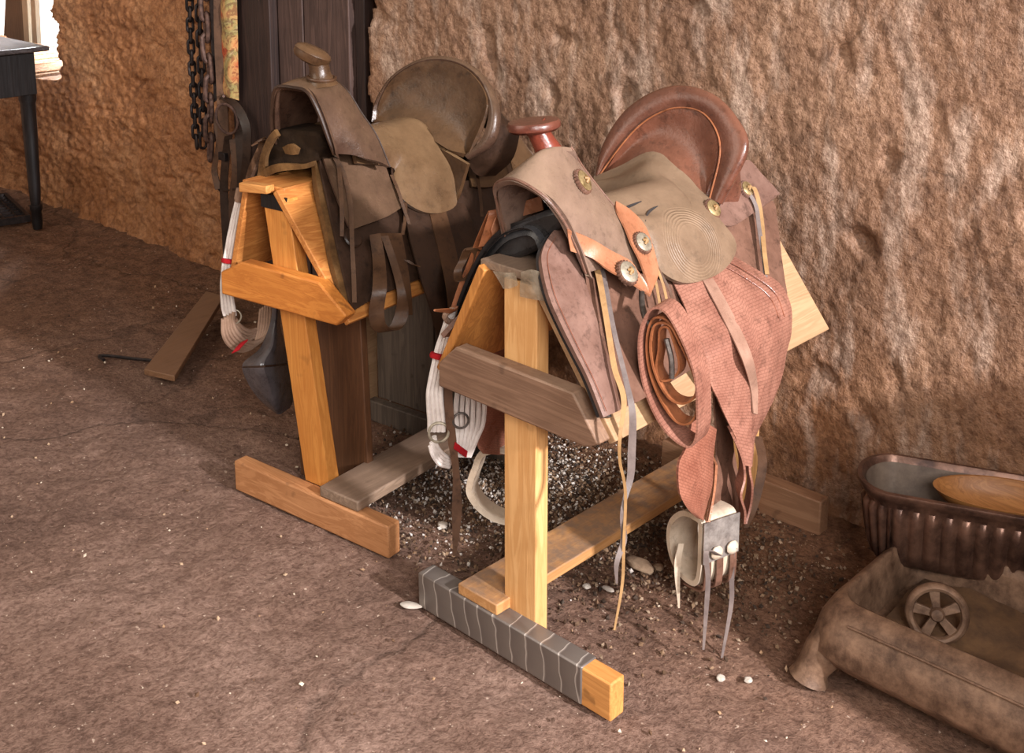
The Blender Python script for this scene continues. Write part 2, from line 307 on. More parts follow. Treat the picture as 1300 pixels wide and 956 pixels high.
class MB:
    def __init__(s): s.v = []; s.f = []; s.uv = {}
    def add(s, vs, fs, uvs=None):
        o = len(s.v); s.v += [V(p) for p in vs]; s.f += [tuple(i + o for i in f) for f in fs]
        if uvs:
            for i, u in enumerate(uvs): s.uv[o + i] = u
        return s
    def surf(s, grid, nu=4, nv=4, th=.003, cu=False, cv=False, ripple=0.0):
        """spline surface through a grid of points, given thickness th"""
        rows = [spline(r, nv, cv) for r in grid]
        cols = [spline([r[j] for r in rows], nu, cu) for j in range(len(rows[0]))]
        R_, K = len(cols[0]), len(cols)
        g = [[cols[j][i] for j in range(K)] for i in range(R_)]
        uvs = []; ulen = [0] * K
        for i in range(R_):
            a = 0
            for j in range(K):
                if j: a += (g[i][j] - g[i][j - 1]).length
                if i: ulen[j] += (g[i][j] - g[i - 1][j]).length
                uvs.append((a, ulen[min(K - 1, K // 2)]))
        nor = []
        for i in range(R_):
            for j in range(K):
                i0, i1 = (i - 1) % R_ if cu else max(i - 1, 0), (i + 1) % R_ if cu else min(i + 1, R_ - 1)
                j0, j1 = (j - 1) % K if cv else max(j - 1, 0), (j + 1) % K if cv else min(j + 1, K - 1)
                q = (g[i1][j] - g[i0][j]).cross(g[i][j1] - g[i][j0])
                nor.append(q.normalized() if q.length > 1e-12 else V((0, 0, 1)))
        top = [g[i][j] for i in range(R_) for j in range(K)]
        if ripple:
            top = [p + nrm * ripple * (noise.noise(p * 11) + .5 * noise.noise(p * 27)) for p, nrm in zip(top, nor)]
        fs = []
        ri = R_ if cu else R_ - 1; kj = K if cv else K - 1
        idx = lambda i, j: (i % R_) * K + j % K
        for i in range(ri):
            for j in range(kj): fs.append((idx(i, j), idx(i, j + 1), idx(i + 1, j + 1), idx(i + 1, j)))
        if th:
            n0 = len(top); bot = [p - q * th for p, q in zip(top, nor)]
            fs += [tuple(n0 + k for k in reversed(f)) for f in list(fs)]
            def edge(a, b): fs.append((a, b, n0 + b, n0 + a))
            if not cu:
                for j in range(kj): edge(idx(0, j + 1), idx(0, j)); edge(idx(R_ - 1, j), idx(R_ - 1, j + 1))
            if not cv:
                for i in range(ri): edge(idx(i, 0), idx(i + 1, 0)); edge(idx(i + 1, K - 1), idx(i, K - 1))
            top = top + bot; uvs = uvs + uvs
        return s.add(top, fs, uvs)
    def strip(s, pairs, th=.003, bulge=0.0, nu=6, nv=4, ripple=0.0):
        g = []
        for i, (a, b) in enumerate(pairs):
            a, b = V(a), V(b)
            if bulge:
                i0, i1 = max(0, i - 1), min(len(pairs) - 1, i + 1)
                t = (V(pairs[i1][0]) + V(pairs[i1][1])) - (V(pairs[i0][0]) + V(pairs[i0][1]))
                n = t.cross(b - a).normalized()
                g.append([a, a.lerp(b, .25) + n * bulge * .75, a.lerp(b, .5) + n * bulge, a.lerp(b, .75) + n * bulge * .75, b])
            else: g.append([a, a.lerp(b, .5), b])
        return s.surf(g, nu, nv, th, ripple=ripple)
    def ribbon(s, pts, w, wd, th=.003, closed=False, n=8):
        """flat strap along pts; w width (number or one per point), wd width direction (vector or one per point)"""
        pts = [V(p) for p in pts]
        ws = w if isinstance(w, (list, tuple)) else [w] * len(pts)
        wds = wd if isinstance(wd, list) else [V(wd).normalized()] * len(pts)
        g = [[p - d * (a / 2), p, p + d * (a / 2)] for p, a, d in zip(pts, ws, [V(d).normalized() for d in wds])]
        return s.surf(g, n, 2, th, cu=closed)
    def flap(s, outline, th=.004, bulge=0.0, rings=6, n=5, nrm=None, cen=None):
        """filled spline outline, domed by bulge; uv.x = distance from the middle"""
        o = spline([V(p) for p in outline], n, True); c = V(cen) if cen else sum(o, V()) / len(o)
        if nrm is None:
            nrm = V()
            for i in range(len(o)): nrm += (o[i - 1] - c).cross(o[i] - c)
        nrm = V(nrm).normalized(); K = len(o)
        vs = [c + nrm * bulge]; uv = [(0, 0)]
        for r in range(1, rings + 1):
            k = r / rings
            for i, p in enumerate(o): vs.append(c + (p - c) * k + nrm * bulge * (1 - k * k)); uv.append(((p - c).length * k, i * .01))
        fs = [(0, 1 + i, 1 + (i + 1) % K) for i in range(K)]
        for r in range(rings - 1):
            a, b = 1 + r * K, 1 + (r + 1) * K
            fs += [(a + i, b + i, b + (i + 1) % K, a + (i + 1) % K) for i in range(K)]
        n0 = len(vs); vs += [p - nrm * th for p in vs]; uv += uv
        fs += [tuple(n0 + k for k in reversed(f)) for f in list(fs)]
        a = 1 + (rings - 1) * K
        fs += [(a + i, a + (i + 1) % K, n0 + a + (i + 1) % K, n0 + a + i) for i in range(K)]
        return s.add(vs, fs, uv)
    def tube(s, pts, r, seg=8, n=5, closed=False, flat=1.0):
        pts = [V(p) for p in pts]; rs = r if isinstance(r, (list, tuple)) else [r] * len(pts)
        P = spline(pts, n, closed); Q = [q.x for q in spline([V((a, 0, 0)) for a in rs], n, closed)]
        K = len(P); vs = []; prev = None
        for i, p in enumerate(P):
            t = (P[(i + 1) % K] - P[i - 1]) if closed else (P[min(i + 1, K - 1)] - P[max(i - 1, 0)])
            t = t.normalized() if t.length > 1e-9 else V((0, 0, 1))
            a = prev - t * prev.dot(t) if prev is not None else t.orthogonal()
            a = a.normalized() if a.length > 1e-6 else t.orthogonal().normalized()
            prev = a; b = t.cross(a)
            for k in range(seg):
                th = 2 * math.pi * k / seg; vs.append(p + (a * math.cos(th) + b * math.sin(th) * flat) * max(Q[i], 1e-4))
        fs = []
        for i in range(K if closed else K - 1):
            for k in range(seg):
                j = (i + 1) % K
                fs.append((i * seg + k, i * seg + (k + 1) % seg, j * seg + (k + 1) % seg, j * seg + k))
        if not closed: fs += [tuple(reversed(range(seg))), tuple((K - 1) * seg + k for k in range(seg))]
        return s.add(vs, fs)
    def lathe(s, c, axis, prof, seg=28, scallop=0, sx=1.0, xd=None):
        ax = V(axis).normalized(); a = (V(xd) - ax * V(xd).dot(ax)).normalized() if xd else ax.orthogonal().normalized(); b = ax.cross(a); c = V(c)
        vs = []
        for r, h in prof:
            for k in range(seg):
                t = 2 * math.pi * k / seg; rr = r * (1 + (scallop if k % 2 else -scallop))
                vs.append(c + ax * h + a * (rr * math.cos(t) * sx) + b * (rr * math.sin(t)))
        fs = [(i * seg + k, i * seg + (k + 1) % seg, (i + 1) * seg + (k + 1) % seg, (i + 1) * seg + k) for i in range(len(prof) - 1) for k in range(seg)]
        fs += [tuple(reversed(range(seg))), tuple((len(prof) - 1) * seg + k for k in range(seg))]
        return s.add(vs, fs)
    def prism(s, poly, vec):
        poly = [V(p) for p in poly]; vec = V(vec); n = len(poly)
        return s.add(poly + [p + vec for p in poly], [tuple(reversed(range(n))), tuple(range(n, 2 * n))] + [(i, (i + 1) % n, n + (i + 1) % n, n + i) for i in range(n)])
    def box(s, a, b, fr=None):
        (x0, y0, z0), (x1, y1, z1) = a, b; q = fr or (lambda x, y, z: V((x, y, z)))
        return s.prism([q(x0, y0, z0), q(x1, y0, z0), q(x1, y1, z0), q(x0, y1, z0)], q(x0, y0, z1) - q(x0, y0, z0))
    def build(s, name, mat, parent=None, smooth=True, bevel=0, wob=0.0, angle=40):
        me = bpy.data.meshes.new(name); base = BASE.get(parent, V()) if parent else V()
        if parent is None:
            xs = [p.x for p in s.v]; ys = [p.y for p in s.v]; base = V(((min(xs) + max(xs)) / 2, (min(ys) + max(ys)) / 2, min(p.z for p in s.v)))
        if name in ('floor', 'wall_back'): base = V()
        if wob: s.v = [p + V((noise.noise(p * 23), noise.noise(p * 23 + V((9, 0, 0))), noise.noise(p * 23 + V((0, 9, 0))))) * wob for p in s.v]
        me.from_pydata([p - base for p in s.v], [], s.f)
        if s.uv:
            ul = me.uv_layers.new(name='UVMap')
            for lp in me.loops: ul.data[lp.index].uv = s.uv.get(lp.vertex_index, (0, 0))
        bm = bmesh.new(); bm.from_mesh(me); bmesh.ops.recalc_face_normals(bm, faces=bm.faces[:])
        if smooth:
            for f in bm.faces: f.smooth = True
            for e in bm.edges:
                if len(e.link_faces) == 2 and e.calc_face_angle(0) > math.radians(angle): e.smooth = False
        bm.to_mesh(me); bm.free()
        me.materials.append(M[mat])
        o = bpy.data.objects.new(name, me); C.objects.link(o)
        if parent: o.parent = parent; BASE[o] = base
        else: o.location = base; BASE[o] = base
        if bevel:
            bv = o.modifiers.new('bevel', 'BEVEL'); bv.width = bevel; bv.segments = 2; bv.limit_method = 'ANGLE'; bv.angle_limit = math.radians(45)
        return o
BASE = {}
def tag(o, label, cat, group=None):
    o['label'] = label; o['category'] = cat
    if group: o['group'] = group
    return o
def thing(name, label, cat, loc, group=None):
    o = bpy.data.objects.new(name, None); C.objects.link(o); o.location = loc; BASE[o] = V(loc); o.empty_display_size = .1
    return tag(o, label, cat, group)
from mathutils.bvhtree import BVHTree
def on(o, x, y, lift=0.0, alt=None):
    """the point of a built object's surface that the photograph shows at pixel x, y, raised by lift"""
    b = BASE[o]; t = BVHTree.FromPolygons([v.co + b for v in o.data.vertices], [tuple(p.vertices) for p in o.data.polygons])
    d = (FW + Rt * ((x - PCX) / FPX) + CU * ((PCY - y) / FPX)).normalized()
    h, n, i, q = t.ray_cast(CAM, d)
    if h is None: return alt
    if n.dot(d) > 0: n = -n
    return h + n * lift
def struct(o): o['kind'] = 'structure'; return o
def mirror(p, x0): return V((2 * x0 - p.x, p.y, p.z))

# ------------------------------------------------------------------ the setting
def axis_vals(segs):
    out = []
    for a, b, st in segs:
        n = max(1, int(round((b - a) / st))); out += [a + (b - a) * k / n for k in range(n)]
    return out + [segs[-1][1]]
def build_floor():
    xs = axis_vals([(-9.5, -6.5, .08), (-6.5, -3.4, .02), (-3.4, -.75, .0095), (-.6, 3.0, .1)])
    ys = axis_vals([(-5.0, -1.75, .12), (-1.75, -1.6, .03), (-1.6, .02, .0095), (.02, .3, .07)])
    mb = MB(); vs = []
    for y in ys:
        for x in xs:
            p = V((x, y, 0))
            h = .010 * (noise.noise(p * 3.1) - .3) + .006 * noise.fractal(p * 14, .8, 2.1, 4) - .007
            sc = noise.noise(V((x * 2.2 + y * 2.5, (y * 1.0 - x * .6) * 9, 3)))            # old scrape marks
            h += .005 * sc + .0022 * noise.fractal(p * 42, .8, 2.1, 2)
            if y > -.35: h += .035 * ((y + .35) / .35) ** 2 * (.6 + .6 * noise.noise(p * 5))
            vs.append(V((x, y, min(h, .004 if y < -.35 else .06))))
    n = len(xs)
    fs = [(j * n + i, j * n + i + 1, (j + 1) * n + i + 1, (j + 1) * n + i) for j in range(len(ys) - 1) for i in range(n - 1)]
    mb.add(vs, fs); o = mb.build('floor', 'floor', angle=180); struct(o)
build_floor()

WX0, WX1, WZ0, WZ1 = -8.8, -5.93, .70, 2.0           # window opening
DX0, DX1 = -4.27, -3.40                              # old doorway closed with planks
def wall_y(x, z):
    p = V((x, 0, z)); r = noise.noise(V((x * 4, 5, z * 9))) * .03 + noise.noise(V((x * 14, 2, z * 22))) * .015
    y = -.014 * noise.fractal(V((x * 1.4, 0, z * 1.4)), 1, 2, 3)
    if x > -3.6:
        u, w_ = x * .9 + z * .35, z * .9 - x * .35
        y += -.0050 * noise.fractal(V((u * 30, w_ * 18, 1)), .75, 2.2, 4) - .005 * abs(noise.noise(V((u * 9, w_ * 6, 4)))) - .0022 * noise.fractal(V((u * 75, w_ * 55, 2)), .8, 2.1, 2)
        pit = noise.noise(V((x * 7, z * 7, 9))); y += .020 * max(0, pit - .42) * 4
        y -= .012 * max(0, noise.noise(V((x * 4 + 3, z * 3, 6))) - .1)
    else:
        y += -.013 * noise.fractal(V((x * 22, z * 26, 1)), .7, 2.2, 4) - .009 * math.sin(z * 24 + 2 * noise.noise(V((x * 2, z, 0)))) * (.5 + .5 * noise.noise(V((x * 3, z * 2, 8))))
        pit = noise.noise(V((x * 12, z * 16, 9))); y += .03 * max(0, pit - .35) * 3
    if z < .12: y -= .03 * (1 - z / .12) ** 2
    if DX0 + r < x < DX1 + r: y = .16
    if WX0 < x < WX1 + 2 * r and z > WZ0 + r: y = .55
    return y
def build_wall():
    xs = axis_vals([(-9.5, -8.9, .1), (-8.9, -6.4, .05), (-6.4, -3.3, .014), (-3.3, -.75, .0078), (-.75, 3.0, .12)])
    zs = axis_vals([(-.06, 1.6, .0085), (1.65, 3.2, .08)])
    vs = [V((x, wall_y(x, z), z)) for z in zs for x in xs]; n = len(xs); fs = []
    for j in range(len(zs) - 1):
        for i in range(n - 1):
            q = (j * n + i, j * n + i + 1, (j + 1) * n + i + 1, (j + 1) * n + i)
            if all(vs[k].y > .5 for k in q): continue
            fs.append(q)
    o = MB().add(vs, fs).build('wall_back', 'wall', angle=180); struct(o); return o
build_wall()
def shadow_pier():  # unseen low block, added to throw shadow on the lower wall and floor
    vs = []; fs = []; N = 26
    def face(o, a, b):
        k0 = len(vs)
        for i in range(N + 1):
            for j in range(N + 1):
                p = o + a * (i / N) + b * (j / N); nn = a.cross(b).normalized(); e = min(i, N - i, j, N - j)
                vs.append(p + nn * (.015 * noise.fractal(p * 6, .8, 2, 4) if e else 0) )
        fs.extend((k0 + i * (N + 1) + j, k0 + (i + 1) * (N + 1) + j, k0 + (i + 1) * (N + 1) + j + 1, k0 + i * (N + 1) + j + 1) for i in range(N) for j in range(N))
    x0, x1, y0, y1, h = -.35, 0.0, -.79, .15, .85
    face(V((x0, y1, 0)), V((0, y0 - y1, 0)), V((0, 0, h))); face(V((x0, y0, 0)), V((x1 - x0, 0, 0)), V((0, 0, h)))
    face(V((x1, y0, 0)), V((0, y1 - y0, 0)), V((0, 0, h))); face(V((x0, y0, h)), V((x1 - x0, 0, 0)), V((0, y1 - y0, 0)))
    return MB().add(vs, fs).build('shadow_wall_right', 'wall')
struct(shadow_pier())
struct(MB().box((-9.6, -5, -.05), (-9.5, .1, 3.2)).build('wall_left', 'wall'))

# plank door closing the doorway
door = bpy.data.objects.new('door_1', None); C.objects.link(door); door['kind'] = 'structure'; BASE[door] = V((-3.85, .06, 0)); door.location = BASE[door]
def plank(x0, x1, y, mat, nm, z1=2.2):
    mb = MB(); st = 26; vs = []
    ring = []
    for k in range(st + 1):
        z = -.02 + (z1 + .02) * k / st; e = .004
        a = x0 + e * noise.noise(V((x0 * 7, z * 3, 0))); b = x1 + e * noise.noise(V((x1 * 7, z * 3, 1)))
        ring += [V((a, y, z)), V((b, y, z)), V((b, y + .05, z)), V((a, y + .05, z))]
    fs = [(k * 4 + i, k * 4 + (i + 1) % 4, k * 4 + 4 + (i + 1) % 4, k * 4 + 4 + i) for k in range(st) for i in range(4)] + [(3, 2, 1, 0), (st * 4, st * 4 + 1, st * 4 + 2, st * 4 + 3)]
    o = mb.add(ring, fs).build(nm, mat, door, bevel=.004, smooth=False); return o
plank(-4.27, -3.985, -.035, 'door_post', 'door_post')
plank(-3.975, -3.815, .0, 'door_plank', 'door_plank'); plank(-3.808, -3.53, .004, 'door_plank', 'door_plank')
plank(-3.525, -3.47, .03, 'door_post', 'door_jamb')

# outside seen through the window
struct(MB().prism([(-16, .7, -.1), (-16, .7, .35), (-16, 2.3, 1.95), (-16, 8, 2.3), (-16, 8, -.1)], (12, 0, 0)).build('ground_outside', 'soil'))
wn = bpy.data.objects.new('window_1', None); C.objects.link(wn); wn['kind'] = 'structure'; BASE[wn] = V((-6.2, .3, .7)); wn.location = BASE[wn]
MB().prism([YP(52, 62, .42), YP(80, 74, .42), YP(80, 82, .42), YP(52, 70, .42)], (0, .1, 0)).build('window_sill', 'pale_post', wn, bevel=.004)
lp_ = thing('leaning_board', 'brown weathered board leaning outside the bright window opening', 'board', YP(20, 48, .75))
lp_.location.z = .35; BASE[lp_] = lp_.location.copy()
MB().prism([YP(10, -60, .75), YP(24, -60, .75), YP(36, 140, .75), YP(0, 140, .75)], (0, .03, 0)).build('board', 'outdoor_board', lp_)
for nm, a, b in (('leaning_pole', (24, -60, 31, -60), (37, 50, 31, 50)), ('leaning_pole', (36, -60, 41, -60), (47, 52, 40, 52))):
    o = MB().prism([YP(a[0], a[1], .72), YP(a[2], a[3], .72), YP(b[0] + 5, b[1] + 90, .72), YP(b[2] + 5, b[3] + 90, .72)], (0, .03, 0)).build(nm, 'pale_post')
    tag(o, 'thin pale pole leaning in the bright window, ' + ('beside the brown board' if a[0] < 30 else 'the one nearest the adobe jamb'), 'pole', 'poles outside the window')

# ------------------------------------------------------------------ saddle stand, near
X0 = -1.66
st = thing('saddle_stand', 'pine sawhorse stand with duct-taped foot under the reddish saddle', 'saddle stand', (X0, -.6, 0), 'wooden saddle stands')
def zslab(poly, y0, y1): return [V((x, y0, z)) for x, z in poly], V((0, y1 - y0, 0))
def sl(mb, poly, y0, y1): a, b = zslab(poly, y0, y1); return mb.prism(a, b)
ft = sl(MB(), [(-1.945, 0), (-1.36, 0), (-1.36, .088), (-1.945, .088)], -1.085, -1.04).build('foot', 'pine_x', st, bevel=.004)
ft['label'] = 'front foot board wrapped in silver tape'
sl(MB(), [(-1.948, .001), (-1.437, .001), (-1.437, .091), (-1.948, .091)], -1.088, -1.037).build('tape_wrap', 'tape', ft, bevel=.004)
sl(MB(), [(-1.94, -.01), (-1.418, -.01), (-1.418, .092), (-1.94, .092)], -.135, -.09).build('foot', 'foot_rear', st, bevel=.004)
for y0, y1 in ((-1.04, -1.0), (-.175, -.135)):
    sl(MB(), [(-1.708, .0), (-1.612, .0), (-1.612, .87), (-1.708, .87)], y0, y1).build('post', 'pine_z', st, bevel=.003)
for y0, y1, k in ((-1.082, -1.041, 0), (-.22, -.178, .05)):
    sl(MB(), [(-1.873 + k, .583), (-1.44 - k, .583), (-1.405 - k, .600), (-1.475 - k, .690), (-1.82 + k, .690), (-1.873 + k, .640)], y0, y1).build('crossbar', 'dusty_x', st, bevel=.004)
def panel(top, bot, th, y0, y1, mat, lab, par, fr=None):
    (a, za), (b, zb) = top, bot; d = V((b - a, 0, zb - za)).normalized(); n = V((d.z, 0, -d.x)) * th
    if n.z > 0: n = -n
    P = [V((a, 0, za)), V((b, 0, zb)), V((b, 0, zb)) + n, V((a, 0, za)) + n]
    fr = fr or (lambda x, y, z: V((x, y, z)))
    return MB().prism([fr(p.x, y0, p.z) for p in P], fr(0, y1, 0) - fr(0, y0, 0)).build('side_panel', mat, par, bevel=.003)
panel((-1.618, .900), (-1.390, .600), .022, -1.045, -.19, 'pale_panel', '', st)
panel((-1.765, .890), (-1.905, .612), .022, -1.06, -.16, 'amber_panel', '', st)
MB().box((-1.775, -1.045, .878), (-1.612, -.14, .898)).build('ridge_board', 'grey_y', st, bevel=.003)
MB().box((-1.815, -1.083, .091), (-1.69, -.09, .118)).build('stretcher', 'dusty_y', st, bevel=.003)
# old clear tape round the top of the near post
tp = MB().strip([[YP(662, 345, -1.062), YP(661, 376, -1.062)], [YP(676, 342, -1.066), YP(676, 380, -1.066)], [YP(690, 346, -1.055), YP(692, 382, -1.055)]], .001, ripple=.004).build('clear_tape', 'film', st)
MB().strip([[YP(626, 344, -1.062), YP(640, 366, -1.062)], [YP(640, 346, -1.064), YP(648, 366, -1.064)], [YP(655, 346, -1.062), YP(658, 362, -1.062)]], .001, ripple=.003).build('clear_tape', 'film', st)

MB().strip([[YP(674, 344, -1.05), YP(690, 343, -1.05)], [YP(679, 358, -1.05), YP(694, 356, -1.05)], [YP(688, 374, -1.05), YP(701, 371, -1.05)]], .0015, ripple=.001).build('silver_tape', 'plate', st)
# ------------------------------------------------------------------ near saddle
sd = thing('western_saddle', 'reddish western saddle with basket-stamped fender and wide horn on near stand', 'saddle', (X0, -.6, .9), 'western saddles')
# gullet lining and skirts
arch = [(-.262, .655), (-.205, .79), (-.15, .885), (-.10, .94), (-.05, .968), (-.01, .978), (.02, .965), (.04, .93), (.068, .89), (.13, .80)]
MB().surf([[V((X0 + a, y, z + dz)) for a, z in arch] for y, dz in ((-1.0, -.004), (-.97, .004), (-.6, .0), (-.36, .0), (-.27, -.01))], 4, 3, -.02).build('saddle_lining', 'black_lining', sd)
MB().prism([YP(x, y, -.99) for x, y in ((614, 333), (619, 316), (630, 300), (645, 288), (666, 277), (690, 268), (712, 263), (718, 282), (700, 298), (690, 314), (655, 329))], (0, .08, 0)).build('saddle_bar', 'black_lining', sd, bevel=.012)
MB().strip([[NS(730, 284, .032), NS(766, 530, .032)], [NS(775, 268, .03), NS(800, 514, .03)], [NS(815, 260, .03), NS(815, 507, .03)], [NS(880, 268, .03), NS(900, 455, .03)], [NS(940, 250, .03), NS(985, 400, .03)], [NS(975, 257, .03), NS(996, 378, .03)], [NS(981, 264, .03), NS(994, 350, .03)]], .012, .004, ripple=.002).build('skirt', 'skirt_dark', sd)
lf = MB().strip([[NS(717, 281, .05), NS(722, 283, .05)], [NS(700, 296, .052), NS(726, 305, .052)], [NS(689, 317, .052), NS(733, 330, .052)], [NS(688, 337, .052), NS(741, 352, .05)], [NS(697, 376, .05), NS(753, 388, .048)], [NS(713, 413, .05), NS(763, 425, .046)], [NS(731, 449, .05), NS(772, 460, .046)], [NS(747, 481, .05), NS(779, 490, .046)], [NS(766, 530, .048), NS(787, 521, .046)]], .012, .005).build('front_skirt', 'skirt', sd)
MB().strip([[NS(x - 2.5, y, .036), NS(x + 12, y + 1, .036)] for x, y in ((718, 283), (700, 297), (689, 317), (688, 337), (697, 376), (713, 413), (731, 449), (747, 481), (765, 528))], .012).build('skirt_padding', 'black_lining', lf)
lf['label'] = 'stitched front skirt of mauve-brown leather'
MB().tube([NS(x, y, .055) for x, y in ((706, 300), (696, 320), (696, 340), (705, 376), (721, 413), (738, 449), (755, 484), (770, 522))], .0008, 5).build('stitching', 'near_red', lf)
lft = [mirror(NS(x, y, .034), X0) for x, y in ((730, 284), (690, 330), (700, 385), (768, 531), (815, 507), (985, 400), (985, 270), (860, 280))]
MB().strip([[mirror(NS(720, 284, .034), X0), mirror(NS(762, 500, .03), X0)], [mirror(NS(775, 268, .034), X0), mirror(NS(800, 490, .03), X0)], [mirror(NS(880, 268, .034), X0), mirror(NS(900, 430, .03), X0)], [mirror(NS(975, 257, .034), X0), mirror(NS(990, 370, .03), X0)]], .012).build('skirt', 'skirt_dark', sd)
# rear jockey with its concho
MB().strip([[NS(925, 232, .058), NS(906, 280, .058)], [NS(946, 204, .058), NS(927, 288, .058)], [NS(966, 222, .056), NS(956, 271, .056)], [NS(989, 246, .054), NS(986, 250, .054)]], .005, .003).build('rear_jockey', 'skirt', sd)
CNn = V((0, -.94, .34)); CN0 = V((X0, -.42, 1.08))
def CP(x, y, o): return hit(x, y, CN0 + CNn * o, CNn)
# seat
def dxs(y, pts, x0=X0): return [V((x0 + a, y, z)) for a, z in pts]
def srow(y, zc, mid, end, om=.074, oe=.060):
    return dxs(y, [(-.15, .87), (-.10, .95), (-.01, zc), (.065, zc - .032)]) + [NS(mid[0], mid[1], om), NS(end[0], end[1], oe)]
seat = MB().surf([dxs(-.88, [(-.13, .89), (-.085, .97), (0, 1.02), (.06, .98), (.09, .945), (.11, .90)]),
    srow(-.77, .995, (805, 284), (823, 316)), srow(-.69, .99, (834, 290), (834, 345)), srow(-.61, .99, (856, 296), (868, 361)), srow(-.545, .992, (880, 290), (912, 346)),
    [CP(x, y, o) for x, y, o in ((758, 238, .03), (790, 232, .05), (822, 220, .06), (856, 240, .05))] + [NS(892, 274, .070), NS(930, 312, .060)],
    [CP(x, y, .012) for x, y in ((758, 236), (790, 226), (830, 207), (864, 232))] + [CP(886, 252, .012), CP(904, 266, .014)],
    [CP(x, y, -.004) for x, y in ((757, 228), (790, 214), (832, 196), (866, 222), (884, 244), (902, 258))]], 6, 5, .012).build('seat', 'near_seat', sd)
def on_strip(o, pts, w, th=.002, lift=.003, mat='black_lining', nm='slot', par=None):
    P = [on(o, x, y, lift) for x, y in pts]; P = [p for p in P if p]
    return MB().tube(P, [w * .3] + [w] * (len(P) - 2) + [w * .3], 6).build(nm, mat, par or o)
on_strip(seat, ((790, 266), (800, 262), (814, 256)), .0035, lift=.001)
on_strip(seat, ((819, 281), (822, 272), (828, 266), (835, 262)), .003, lift=.001)
# cantle: dished back and rolled rim
seatc = [(757, 231), (772, 229), (790, 222), (808, 209), (826, 202), (846, 206), (862, 224), (868, 241), (880, 251), (897, 255)]
inner = [(759, 226), (772, 207), (790, 183), (808, 163), (828, 148), (856, 137), (888, 141), (908, 163), (914, 196), (901, 252)]
outer = [(757, 226), (763, 196), (778, 165), (800, 138), (832, 118), (866, 111), (904, 122), (932, 150), (946, 190), (914, 258)]
mid1 = [tuple(a + (b - a) * .5 for a, b in zip(p, q)) for p, q in zip(seatc, inner)]
MB().surf([[CP(x, y, .0) for x, y in seatc], [CP(x, y, -.022) for x, y in mid1], [CP(x, y, -.008) for x, y in inner]], 6, 5, .01).build('cantle', 'near_cantle', sd)
mid2 = [tuple(a + (b - a) * .55 for a, b in zip(p, q)) for p, q in zip(inner, outer)]
MB().surf([[CP(x, y, -.004) for x, y in inner], [CP(x, y, .004) for x, y in mid2], [CP(x, y, -.002) for x, y in outer], [CP(x + (1 if x > 860 else 0), y + 1, -.022) for x, y in outer], [CP(x, y, -.036) for x, y in mid2], [CP(x, y, -.03) for x, y in inner]], 5, 5, .004).build('cantle_roll', 'near_roll', sd)
MB().tube([CP(x, y, .004) for x, y in inner], .0022, 6).build('cantle_binding', 'strap_edge', sd)
bk = [tuple(p) for p in outer]
MB().surf([[CP(x, y, -.03) for x, y in mid2], [V((CP(x, y, -.05).x, CP(x, y, 0).y + .07, max(.87, CP(x, y, 0).z - .12))) for x, y in mid2]], 4, 5, .01).build('cantle_back', 'near_roll', sd)
# fork (pommel)
fr_ = [YP(664, 230, -1.075), YP(690, 249, -1.06), YP(714, 278, -1.03), YP(731, 312, -1.0), YP(744, 347, -.975)]
bk_ = [YP(717, 186, -.895), YP(740, 212, -.865), YP(767, 247, -.825), YP(800, 288, -.795), YP(833, 346, -.765)]
fc = fr_[0].copy(); bc = bk_[0].copy(); fx0 = (fc.x + bc.x) / 2 - .003
fc.x = bc.x = fx0
fr_[0], bk_[0] = fc, bc
def midp(a, b, i):
    q = a.lerp(b, .5); q += V((0, 0, (.030, .018, .012, .012, .012)[i])) + V((.006 * i / 2, 0, 0)); return q
rows = []
for side in (-1, 1):
    rr = []
    for i in range(5):
        a, b = fr_[i], bk_[i]; q = midp(a, b, i)
        tri = [a + (b - a) * -.02 + V((0, .012, -.014)), a, a.lerp(q, .5) + V((0, 0, .006)), q, b.lerp(q, .4) + V((0, 0, .004)), b]
        if side < 0: tri = [mirror(p, fx0) for p in tri]
        rr.append(tri)
    rows += rr[::-1] if side < 0 else rr[1:]
fork = MB().surf(rows, 6, 4, .012).build('fork', 'near_fork', sd)
MB().tube([r[1] for r in rows], .0035, 6).build('fork_binding', 'skirt_dark', fork)
MB().tube([r[5] for r in rows], .003, 6).build('fork_binding', 'skirt_dark', fork)
# horn
nb_ = YP(702, 202, -.93); cp_ = YP(678, 158, -.955); ax = (cp_ - nb_)
hn = MB().lathe(nb_ - ax * .12, ax, [(.030, 0), (.0315, .012), (.030, .026), (.026, .05), (.024, .075), (.028, .098)], 28).build('horn', 'horn_wrap', sd)
MB().lathe(cp_ - V((0, 0, .006)), (-.10, -.05, 1), [(.028, -.012), (.05, -.008), (.0575, -.002), (.0585, .008), (.055, .014), (.03, .016), (.0, .0165)], 36).build('horn_cap', 'horn_top', hn)
def concho(c, n, r, par, rosette='skirt_dark', face='nickel', rr=None):
    n = V(n).normalized(); c = V(c)
    ro = MB().lathe(c, n, [(r * 1.16, -.006), (r * 1.18, 0), (r * 1.1, .003)], 44, .06).build('rosette', rosette, par)
    co = MB().lathe(c + n * .003, n, [(r, 0), (r, .002), (r * .92, .0032), (r * .4, .0042), (0.0005, .0045)], 30).build('concho', face, ro)
    t = n.orthogonal().normalized(); b = n.cross(t)
    MB().tube([c + n * .008 - t * r * .35, c + n * .013, c + n * .008 + t * r * .35], .0035, 6).tube([c + n * .008 - b * r * .3, c + n * .014, c + n * .009 + b * r * .3], .003, 6).build('lace_knot', 'yellow_string', ro)
    return ro
mid = rows[6]
cn1 = on(fork, 737, 232, .010) - on(fork, 737, 232, .0)
concho(on(fork, 737, 232, .0075), cn1, .0235, sd, face='brass')
